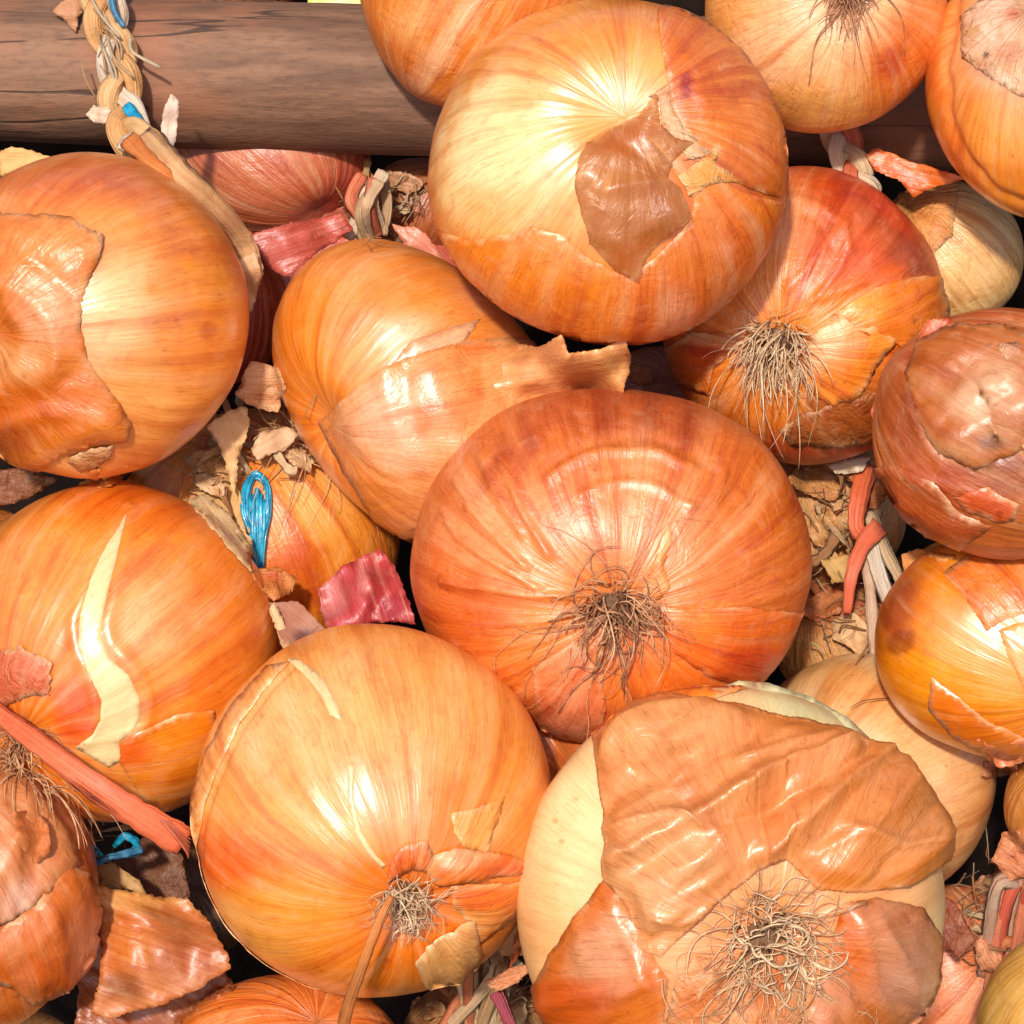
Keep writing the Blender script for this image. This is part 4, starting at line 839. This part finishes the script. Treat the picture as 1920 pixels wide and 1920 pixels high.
t = thing('braided_stalk', U(1610, 1000, -200), 'beige and salmon strands hanging in the gap right of the centre onion', 'braid')
strip([(1628, 870, -250), (1612, 930, -210), (1606, 985, -200), (1625, 1010, -200)], 22, 'red_strand', (224, 104, 58), M_RAFFIA, t, flat=.28, taper=(.8, .7))
strip([(1650, 985, -200), (1618, 1020, -180), (1596, 1080, -160), (1588, 1150, -165)], 14, 'red_strand', (226, 108, 70), M_RAFFIA, t, flat=.28, taper=(1.4, .5), sd=2)
for i, (p, w_, c) in enumerate([([(1630, 960, -240), (1660, 1030, -210), (1690, 1090, -200), (1720, 1150, -200)], 13, (212, 180, 138)), ([(1630, 1010, -220), (1650, 1080, -190), (1675, 1150, -190)], 15, (222, 206, 184)),
                                ([(1620, 1030, -220), (1630, 1100, -200), (1636, 1180, -200), (1645, 1250, -210)], 12, (214, 180, 150)), ([(1650, 1010, -220), (1685, 1080, -210), (1700, 1135, -200)], 12, (206, 166, 120)),
                                ([(1600, 1000, -240), (1645, 1020, -220), (1660, 1060, -220)], 11, (220, 196, 168)), ([(1655, 1130, -220), (1665, 1180, -220)], 9, (196, 100, 70))]):
    strip(p, w_, 'strand', c, M_STRAW, t, flat=.4, sd=i, taper=(.9, .8))
drape('skin_shred', [(1550, 872), (1600, 858), (1632, 858), (1620, 885), (1570, 890)], (238, 222, 196), ctrl=[(1590, 875, -220)], cling=False, wr=(9, 14), parent=t, seed=64, mat=M_STRAW, step=7)
drape('skin_shred', [(1540, 1050), (1590, 1040), (1610, 1065), (1590, 1090), (1560, 1095)], (200, 166, 108), ctrl=[(1570, 1070, -230)], cling=False, wr=(9, 20), ang=50, parent=t, seed=65, mat=M_STRAW, step=8)

t = thing('braided_stalk', U(700, 370, -300), 'ragged beige knot of stalks beside the pinkish red onion', 'braid')
for i in range(9):
    r_ = np.random.default_rng(100 + i); x0, y0 = 690 + r_.uniform(-30, 30), 330 + r_.uniform(-10, 20)
    strip([(x0, y0, -330 + 10 * i), (x0 + r_.uniform(-30, 20), y0 + 50, -310 + 10 * i), (x0 + r_.uniform(-40, 30), y0 + 110, -310)], r_.uniform(8, 14), 'strand', [(214, 180, 140), (196, 160, 120), (222, 196, 164), (206, 110, 74)][i % 4], M_STRAW, t, flat=.35, sd=i)

t = thing('braided_stalk', U(1890, 1700, -140), 'salmon and grey stalk bundle at the right edge above the olive onion', 'braid')
for i in range(10):
    r_ = np.random.default_rng(200 + i); x0 = 1850 + r_.uniform(-20, 70)
    strip([(1930, 1600 + 8 * i, -150), (x0 + 20, 1650 + r_.uniform(-20, 30), -140 + 5 * i), (x0, 1740 + r_.uniform(-20, 20), -150), (x0 - 10, 1830, -190)], r_.uniform(10, 17), 'strand', [(206, 92, 66), (206, 172, 146), (212, 120, 86), (186, 146, 120)][i % 4], M_STRAW, t, flat=.4, sd=i)

t = thing('braided_stalk', U(920, 1850, -50), 'frayed tan stalks between the two bottom onions', 'braid')
for i in range(14):
    r_ = np.random.default_rng(300 + i); x0 = 920 + r_.uniform(-60, 60)
    strip([(x0 + r_.uniform(-20, 40), 1740 + r_.uniform(0, 60), 0), (x0, 1830, -10 + 5 * i), (x0 + r_.uniform(-90, 40), 1930, -40)], r_.uniform(8, 15), 'strand', [(206, 172, 130), (186, 146, 100), (214, 184, 140), (196, 110, 70)][i % 4], M_STRAW, t, flat=.35, sd=i)
strip([(930, 1860, 40), (942, 1885, 45), (960, 1930, 40)], 11, 'purple_strand', (166, 70, 84), M_STRAW, t, flat=.5)
drape('skin_shred', [(975, 1720), (1000, 1700), (985, 1750), (972, 1800), (955, 1815)], (214, 122, 70), ctrl=[(980, 1740, 60), (960, 1810, 60)], cling=False, wr=(5, 18), ang=-60, parent=t, seed=66, step=7)
drape('skin_shred', [(905, 1840), (960, 1815), (1005, 1805), (975, 1840), (930, 1860)], (212, 140, 96), ctrl=[(950, 1835, 90)], cling=False, wr=(5, 18), ang=-20, parent=t, seed=67, step=7)

t = thing('dry_stalk', U(180, 1450, 300), 'salmon red dried stalk lying across the left onions', 'stalk')
strip([(-40, 1310, 215), (60, 1385, 290), (160, 1460, 330), (250, 1520, 330), (345, 1578, 300)], 20, 'stalk', (228, 110, 66), M_RAFFIA, t, flat=.28, n=40, taper=(.7, 1.5), sides=12)
for i in range(9):
    strip([(300 + i * 3, 1550 + (i - 4) * 3, 325), (340 + i, 1570 + (i - 4) * 6, 310), (362 - i, 1582 + (i - 4) * 7, 300)], 3.5, 'frayed_fibre', (226, 120, 84), M_RAFFIA, t, n=8, taper=(1, .4), sides=5)
t2 = strip([(735, 1680, 620), (715, 1720, 640), (680, 1810, 600), (650, 1900, 480), (640, 1960, 400)], 10, 'dry_stalk', (226, 138, 70), M_RAFFIA, None, flat=.35, n=30, taper=(.5, 1.2), label='thin rust coloured stalk hanging from the base of the shiny golden onion', cat='stalk')

# blue twine
t = thing('twine_loop', U(482, 970, -60), 'bright blue plastic twine loop on the orange onion', 'twine')
zt = lambda x, y, l=14: surf(x, y) + l
loop = [(484, 1062), (474, 1010), (461, 960), (464, 912), (482, 888), (500, 908), (504, 950), (496, 1005), (489, 1062)]
for i in range(11):
    r_ = np.random.default_rng(500 + i); s_ = 1 + .10 * r_.normal(); o_ = r_.normal(size=2) * 2.2
    strip([(484 + (x - 484) * s_ * r_.uniform(.85, 1.1) + o_[0], y + o_[1] + r_.normal() * 2, surf(x, y) + 8 + 9 * r_.uniform()) for x, y in loop], r_.uniform(1.8, 4.2), 'loop_strand', (40, 160, 205), M_BLUE, t, n=44, flat=.5, rag=.3, sides=6, sd=i)
for i in range(7):
    r_ = np.random.default_rng(540 + i); x0 = 472 + 4 * i
    strip([(484 + (x0 - 484) * .3, 1058, surf(484, 1058) + 12), (x0 - 2, 1000, surf(x0, 1000) + 12 + r_.uniform(0, 6)), (x0 - 1 + r_.normal() * 2, 950, surf(x0, 950) + 12 + r_.uniform(0, 6)), (482 + (x0 - 484) * .6, 915 + abs(i - 3) * 6, surf(x0, 915) + 12)], r_.uniform(3, 5.5), 'loop_strand', (40, 160, 205), M_BLUE, t, n=30, flat=.5, rag=.3, sides=6, sd=i)
t = thing('twine_knot', U(200, 1610, -60), 'dark blue twine knot beside the salmon red stalk', 'twine')
for i, p in enumerate([[(140, 1640, 0), (128, 1610, 10), (160, 1585, 20), (190, 1605, 10), (160, 1630, 20), (150, 1645, 10)], [(150, 1640, 20), (190, 1612, 30), (230, 1600, 20), (262, 1590, 0)], [(215, 1585, -10), (235, 1568, 0), (256, 1580, -10), (250, 1600, -20), (222, 1600, -10)], [(135, 1600, 0), (165, 1600, 20), (180, 1590, 20)]]):
    for q in range(4):
        r_ = np.random.default_rng(600 + 10 * i + q); o_ = r_.normal(size=3) * 3
        strip([(x + o_[0] + r_.normal() * 2, y + o_[1] + r_.normal() * 2, z + o_[2]) for x, y, z in p], r_.uniform(2.5, 5), 'twine_strand', (40, 130, 170), M_BLUE if i % 2 == 0 else M_BLUE_D, t, n=36, flat=.5, sd=i + q, sides=6, rag=.3)

# ------------------------------------------------------------------ loose dry pieces
SK = 'loose dry skins in the heap'
drape('onion_skin', [(598, 1105), (640, 1060), (712, 1028), (738, 1060), (765, 1120), (780, 1170), (720, 1165), (660, 1180), (616, 1196), (604, 1150)], (178, 74, 78), lift=10, ctrl=[(610, 1120, 10), (700, 1040, -20), (760, 1160, 90), (640, 1180, 90), (690, 1110, 80)], wr=(9, 50), ang=70, seed=70, mat=M_SKIN, crumple=4, label='magenta pink scrap of red onion skin beside the centre onion', cat='onion skin', group=SK,
      blobs=[(680, 1080, 10, 40, 0, (226, 150, 150), .7), (620, 1120, 30, 40, 0, (206, 140, 140), .6), (730, 1140, 40, 30, 0, (150, 34, 50), .7)], folds=[([(690, 1040), (690, 1110), (670, 1170)], 14, 14)])
drape('dry_leaf', [(505, 1130), (560, 1128), (612, 1180), (605, 1205), (570, 1215), (545, 1235), (520, 1180)], (170, 124, 104), ctrl=[(510, 1140, 60), (600, 1190, 100), (550, 1230, 140)], wr=(5, 30), ang=40, seed=71, mat=M_STRAW, label='greyish purple dry leaf under the magenta scrap', cat='dry leaf', group=SK, blobs=[(575, 1195, 30, 20, 0, (92, 64, 66), .8)])
drape('dry_leaf', [(530, 1160), (512, 1130), (502, 1140), (530, 1215), (545, 1240), (556, 1230), (538, 1190)], (206, 180, 140), ctrl=[(520, 1170, 90), (545, 1235, 150)], wr=(3, 20), ang=70, seed=72, mat=M_STRAW, label='narrow pale stalk scrap at the rim of the shiny golden onion', cat='dry leaf', group=SK)
drape('dry_leaf', [(470, 1068), (520, 1062), (556, 1085), (545, 1110), (510, 1128), (488, 1105)], (206, 140, 84), ctrl=[(480, 1080, 0), (545, 1095, -10), (510, 1120, 50)], wr=(6, 20), ang=0, seed=73, label='small folded tan scrap at the foot of the blue loop', cat='dry leaf', group=SK, blobs=[(510, 1080, 20, 12, 0, (190, 88, 40), .8)])
drape('dry_leaf', [(340, 860), (372, 842), (420, 850), (440, 880), (452, 940), (470, 1000), (440, 980), (400, 940), (350, 920), (370, 890)], (210, 170, 116), lift=12, wr=(10, 26), ang=50, seed=74, mat=M_STRAW, label='crumpled straw leaf left of the blue loop', cat='dry leaf', group=SK)
drape('dry_leaf', [(350, 935), (380, 925), (430, 960), (468, 1020), (476, 1075), (450, 1050), (410, 1000)], (196, 172, 132), lift=10, wr=(6, 30), ang=50, seed=75, mat=M_STRAW, label='greyish straw leaf along the edge of the split onion', cat='dry leaf', group=SK)
drape('dry_leaf', [(388, 800), (430, 770), (462, 760), (470, 800), (446, 860), (440, 930), (425, 880), (410, 830)], (224, 186, 130), ctrl=[(400, 800, -60), (460, 770, -80), (440, 910, -70)], wr=(8, 26), ang=80, seed=76, mat=M_STRAW, label='pale fork of straw under the large left onion', cat='dry leaf', group=SK)
drape('onion_skin', [(440, 740), (462, 690), (474, 676), (520, 690), (535, 735), (522, 775), (480, 765), (452, 752)], (220, 172, 128), ctrl=[(460, 700, -40), (520, 700, -60), (500, 770, -90)], wr=(8, 22), ang=0, seed=77, label='pale tan skin scrap between the two left onions', cat='onion skin', group=SK)
drape('onion_skin', [(470, 840), (490, 812), (540, 800), (560, 815), (530, 845), (480, 862)], (216, 180, 140), ctrl=[(480, 840, -80), (550, 810, -110)], wr=(6, 16), ang=-30, seed=78, mat=M_STRAW, label='small whitish scrap above the tangle of root hairs', cat='onion skin', group=SK)
drape('onion_skin', [(160, 1655), (260, 1675), (350, 1685), (385, 1720), (430, 1795), (432, 1815), (380, 1850), (300, 1885), (200, 1912), (172, 1900), (190, 1800), (184, 1700)], (196, 124, 74), lift=6, ctrl=[(170, 1660, 60), (350, 1690, 40), (430, 1800, 120), (200, 1900, 90), (300, 1800, 130)], wr=(6, 50), crumple=5, ang=20, seed=79, jag=3, mat=M_SHEET, label='large brown dried skin left of the shiny golden onion', cat='onion skin', group=SK,
      blobs=[(230, 1680, 100, 26, 10, (222, 164, 100), .9), (230, 1790, 40, 80, 0, (196, 110, 40), .7), (350, 1790, 70, 60, 0, (176, 108, 76), .6), (230, 1850, 40, 30, 0, (120, 70, 40), .6)], folds=[([(180, 1690), (280, 1720), (340, 1740)], 14, 14), ([(260, 1740), (270, 1800), (290, 1860)], -9, 12)])
drape('dry_leaf', [(172, 1622), (215, 1618), (262, 1650), (278, 1680), (230, 1665), (190, 1660)], (196, 160, 110), ctrl=[(180, 1630, -40), (270, 1670, -20)], wr=(6, 20), ang=30, seed=80, mat=M_STRAW, label='curled dry leaf tip beneath the dark blue knot', cat='dry leaf', group=SK)
drape('onion_skin', [(1622, 290), (1640, 276), (1700, 300), (1760, 318), (1815, 335), (1760, 350), (1712, 368), (1690, 340), (1640, 318)], (214, 112, 52), ctrl=[(1630, 290, -100), (1810, 335, -40), (1710, 365, -90)], wr=(8, 36), ang=15, seed=81, mat=M_SKIN, label='orange skin sliver bridging the pole and the corner onion', cat='onion skin', group=SK)
drape('onion_skin', [(465, 440), (560, 415), (640, 400), (660, 430), (600, 470), (540, 520), (500, 500)], (184, 92, 80), ctrl=[(480, 450, -200), (640, 410, -250), (540, 510, -170)], wr=(8, 50), ang=-20, seed=82, mat=M_SKIN, label='pink red skin behind the long amber onion', cat='onion skin', group=SK)
drape('onion_skin', [(735, 420), (790, 430), (830, 480), (835, 500), (770, 480)], (212, 140, 116), ctrl=[(760, 440, -190), (830, 490, -150)], wr=(6, 30), ang=40, seed=83, mat=M_SKIN, label='pale pink skin scrap left of the top onion', cat='onion skin', group=SK)
drape('onion_skin', [(1690, 1040), (1720, 1030), (1790, 1040), (1770, 1078), (1722, 1120), (1700, 1095)], (216, 150, 90), ctrl=[(1700, 1050, -60), (1780, 1045, 40), (1715, 1115, -60)], wr=(4, 26), jag=1, ang=60, seed=84, mat=M_STRAW, label='straw coloured skin below the dusty brown onion', cat='onion skin', group=SK)
drape('onion_skin', [(1830, 1385), (1890, 1395), (1940, 1380), (1940, 1425), (1870, 1440), (1845, 1420)], (222, 140, 100), ctrl=[(1850, 1410, 60), (1930, 1400, 80)], wr=(5, 20), ang=0, seed=85, mat=M_SKIN, label='pinkish skin edge under the cracked golden onion', cat='onion skin', group=SK)
drape('paper_strip', [(575, -30), (700, -30), (700, 22), (600, 20), (578, 10)], (210, 204, 70), ctrl=[(640, 0, -500)], cling=False, wr=(2, 40), seed=86, mat=M_LIME, label='lime and white strip of paper behind the pole at the top edge', cat='paper')
drape('onion_skin', [(0, 282), (20, 276), (70, 285), (110, 300), (60, 320), (0, 330)], (214, 176, 116), ctrl=[(40, 300, 0)], cling=True, wr=(4, 20), seed=87, mat=M_STRAW, label='straw scrap between the pole and the large left onion', cat='onion skin', group=SK)

# dry husks in the gaps of the heap
def husk(cx, cy, w, h_, ang, col, name, label, seed, mat=M_DRY, lift=10, z=None):
    r = np.random.default_rng(seed)
    n = 9; P = []
    t = math.radians(ang)
    for i in range(n):
        a = 2 * math.pi * i / n + r.uniform(-.25, .25)
        q = r.uniform(.65, 1.15)
        x, y = w / 2 * q * math.cos(a), h_ / 2 * q * math.sin(a)
        P.append((cx + x * math.cos(t) - y * math.sin(t), cy + x * math.sin(t) + y * math.cos(t)))
    zs = [surf(*p, -480) if z is None else z for p in P[::2]]; lim = float(np.median(zs)) + 40
    c = [(p[0], p[1], min(q, lim) + r.uniform(0, 50)) for p, q in zip(P[::2], zs)]
    drape(name, P, col, lift=lift, ctrl=c, wr=(9, 22), ang=ang, seed=seed * .37, mat=mat, jag=2.2, step=8, thick=1.0, label=label, cat='husk', group='dry husks in the gaps',
          cling=False if z is not None else True, folds=[([(cx - w / 2 * math.cos(t), cy - w / 2 * math.sin(t)), (cx + w / 2 * math.cos(t), cy + w / 2 * math.sin(t))], r.uniform(-12, 16), 9)])

HUSKS = [
 (1530, 905, 110, 80, 20, (206, 152, 96), 'tan husk tucked under the rust red onion, topmost in the right-hand gap'),
 (1560, 1000, 90, 70, 60, (216, 172, 120), 'pale tan husk touching the right side of the big copper onion'),
 (1545, 1130, 100, 60, -30, (196, 126, 82), 'brownish husk lying on the small pale onion low in the right-hand gap'),
 (1600, 1190, 100, 70, 40, (222, 184, 136), 'cream husk below the ends of the beige strands'),
 (1700, 1060, 70, 60, -40, (206, 152, 96), 'tan husk between the beige strands and the golden onion'),
 (1570, 1060, 80, 40, 50, (216, 172, 120), 'narrow straw husk left of the red strands'),
 (1640, 930, 50, 70, 80, (196, 126, 82), 'brownish husk behind the top of the red strands'),
 (420, 860, 110, 50, 60, (214, 176, 124), 'long straw husk under the lower edge of the large left onion'),
 (500, 790, 80, 50, 20, (206, 152, 100), 'tan husk between the large left onion and the root hairs'),
 (390, 905, 90, 40, 40, (226, 192, 146), 'cream husk just above the split onion'),
 (455, 1010, 80, 30, 60, (214, 176, 124), 'thin straw husk along the left side of the blue loop'),
 (530, 740, 60, 50, 70, (206, 152, 100), 'small tan husk pressed against the long amber onion'),
 (560, 860, 80, 36, 30, (226, 192, 146), 'pale husk among the root hairs beside the long amber onion'),
 (700, 400, 90, 60, 60, (186, 110, 84), 'dull pinkish husk next to the ragged beige knot'),
 (760, 340, 90, 50, 20, (204, 160, 124), 'beige husk under the pole, right of the ragged knot'),
 (640, 410, 90, 50, -30, (176, 96, 76), 'dark pinkish husk below the pinkish red onion'),
 (470, 480, 80, 60, 50, (186, 110, 84), 'pinkish husk at the end of the long braid stalk'),
 (870, 1870, 90, 60, 40, (206, 160, 108), 'ragged tan husk right below the striped dry flap'),
 (930, 1800, 80, 50, -50, (190, 138, 90), 'brown husk against the side of the shiny golden onion'),
 (960, 1880, 90, 60, 60, (216, 180, 132), 'pale husk beside the purple strand at the bottom edge'),
 (800, 1890, 80, 50, 10, (206, 160, 108), 'tan husk next to the orange onion at the bottom edge'),
 (1800, 1740, 110, 70, 60, (216, 134, 96), 'salmon husk touching the biggest onion on its right'),
 (1860, 1660, 100, 60, -20, (206, 150, 116), 'dusty pink husk under the salmon stalk bundle'),
 (1850, 1790, 80, 60, 70, (222, 160, 122), 'peach husk just above the olive yellow onion'),
 (1900, 1620, 80, 60, 10, (216, 134, 96), 'salmon husk at the right edge above the stalk bundle'),
 (1880, 1440, 80, 50, 0, (222, 160, 122), 'peach husk on top of the small olive brown onion'),
 (60, 1560, 120, 70, 60, (196, 120, 72), 'brown husk on the rusty corner onion below the salmon stalk'),
 (250, 1740, 110, 60, 30, (206, 146, 96), 'light brown husk lying on the large dried skin'),
 (330, 1790, 110, 60, 40, (184, 106, 62), 'dark brown husk at the rim of the shiny golden onion'),
 (250, 1900, 120, 50, 0, (196, 120, 72), 'brown husk at the bottom edge under the large dried skin'),
 (160, 1560, 90, 40, 60, (206, 146, 96), 'light brown husk just above the dark blue knot'),
 (240, 1640, 80, 36, 30, (196, 120, 72), 'narrow brown husk right of the dark blue knot'),
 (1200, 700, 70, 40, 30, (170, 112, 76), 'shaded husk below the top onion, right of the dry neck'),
 (200, 895, 110, 40, -8, (214, 130, 66), 'torn amber husk wedged between the large left onion and the split onion'),
]
for x_, y_, w_, h_, a_, c_, l_ in HUSKS:
    husk(x_, y_, w_, h_, a_, c_, 'husk', l_, x_ + y_, M_STRAW if (x_ + y_) % 3 == 0 else M_DRY)

drape('onion_skin', [(985, 1370), (1050, 1330), (1115, 1390), (1100, 1450), (1055, 1500), (1020, 1480)], (206, 118, 66), ctrl=[(1000, 1380, 60), (1110, 1400, 120), (1040, 1490, 60)], wr=(4, 30), crumple=6, ang=60, seed=90, mat=M_SKIN, label='rust skin filling the notch where the three biggest onions meet', cat='onion skin', group=SK)
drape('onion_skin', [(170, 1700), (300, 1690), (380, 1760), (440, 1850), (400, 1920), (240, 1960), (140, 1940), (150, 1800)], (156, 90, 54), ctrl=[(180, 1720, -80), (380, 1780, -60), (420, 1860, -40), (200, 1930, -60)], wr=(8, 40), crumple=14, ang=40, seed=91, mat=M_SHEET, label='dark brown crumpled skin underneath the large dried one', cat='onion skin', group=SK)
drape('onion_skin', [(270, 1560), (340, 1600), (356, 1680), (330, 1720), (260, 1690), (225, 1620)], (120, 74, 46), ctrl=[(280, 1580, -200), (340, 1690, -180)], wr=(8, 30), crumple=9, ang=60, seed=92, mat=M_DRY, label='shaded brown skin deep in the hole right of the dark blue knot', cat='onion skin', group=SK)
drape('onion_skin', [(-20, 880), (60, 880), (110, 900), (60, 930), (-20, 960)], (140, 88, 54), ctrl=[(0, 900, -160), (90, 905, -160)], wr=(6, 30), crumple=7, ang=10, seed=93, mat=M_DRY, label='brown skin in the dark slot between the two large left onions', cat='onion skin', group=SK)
drape('onion_skin', [(1880, 1560), (1950, 1550), (1950, 1640), (1890, 1650), (1860, 1610)], (206, 140, 100), ctrl=[(1890, 1580, -120), (1940, 1630, -110)], wr=(6, 30), crumple=8, ang=30, seed=94, mat=M_DRY, label='peach skin under the small olive brown onion at the right edge', cat='onion skin', group=SK)
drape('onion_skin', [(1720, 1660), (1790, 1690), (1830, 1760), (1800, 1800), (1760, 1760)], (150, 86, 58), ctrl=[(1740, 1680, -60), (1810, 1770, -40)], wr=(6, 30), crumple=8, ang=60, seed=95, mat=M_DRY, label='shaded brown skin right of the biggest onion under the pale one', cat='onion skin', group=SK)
drape('onion_skin', [(945, 1690), (985, 1650), (1000, 1720), (985, 1790), (940, 1790), (915, 1760)], (196, 140, 90), ctrl=[(960, 1700, 60), (960, 1780, 40)], wr=(6, 20), crumple=6, ang=-60, seed=96, mat=M_STRAW, label='tan skin standing in the slot between the two bottom onions', cat='onion skin', group=SK)

def litter():
    r = np.random.default_rng(42)
    T0 = Tubes()
    pal = [(214, 176, 128), (196, 152, 100), (226, 196, 152), (186, 130, 80), (206, 122, 72), (170, 120, 78)]
    spots = [(1590, 1040, 70, 150), (460, 850, 90, 110), (720, 390, 60, 50), (920, 1840, 70, 70), (1860, 1720, 50, 90), (120, 1560, 90, 80), (260, 1700, 80, 90)]
    for k in range(520):
        cx, cy, sx, sy = spots[k % 7]
        x, y = cx + r.normal() * sx * .6, cy + r.normal() * sy * .6
        z = surf(x, y, -480)
        if z > 40 or (440 < x < 530 and 850 < y < 1090): continue
        a = r.uniform(0, np.pi); L = r.uniform(30, 110); z += r.uniform(8, 70)
        dx, dy = math.cos(a) * L / 2, math.sin(a) * L / 2
        b_ = r.normal(size=2) * 10
        P = smooth_path([U(x - dx, y - dy, z + r.normal() * 14), U(x + b_[0], y + b_[1], z + 6), U(x + dx, y + dy, z + r.normal() * 14)], 10)
        if k % 5 == 0:      # a curled shaving
            P = P + np.stack([0 * P[:, 0], 0 * P[:, 0], 16 * np.sin(np.linspace(0, 2.6, 10) + r.uniform(0, 2))], 1)
            T0.add(P, r.uniform(6, 11) * (.7 + .5 * r.uniform(size=10)), 8, pal[r.integers(6)], .10, twist=r.uniform(-.25, .25), gs=k % 7)
        else: T0.add(P, r.uniform(.8, 2.6) * np.linspace(1, .6, 10), 5, pal[r.integers(6)], .5, gs=k % 7)
    T0.build('straw_litter', M_STRAW, None, label='thin loose straw fibres lying in the gaps between the onions', cat='straw', kind='stuff')
litter()

for o in bpy.data.objects:
    if '_o' in o: del o['_o']
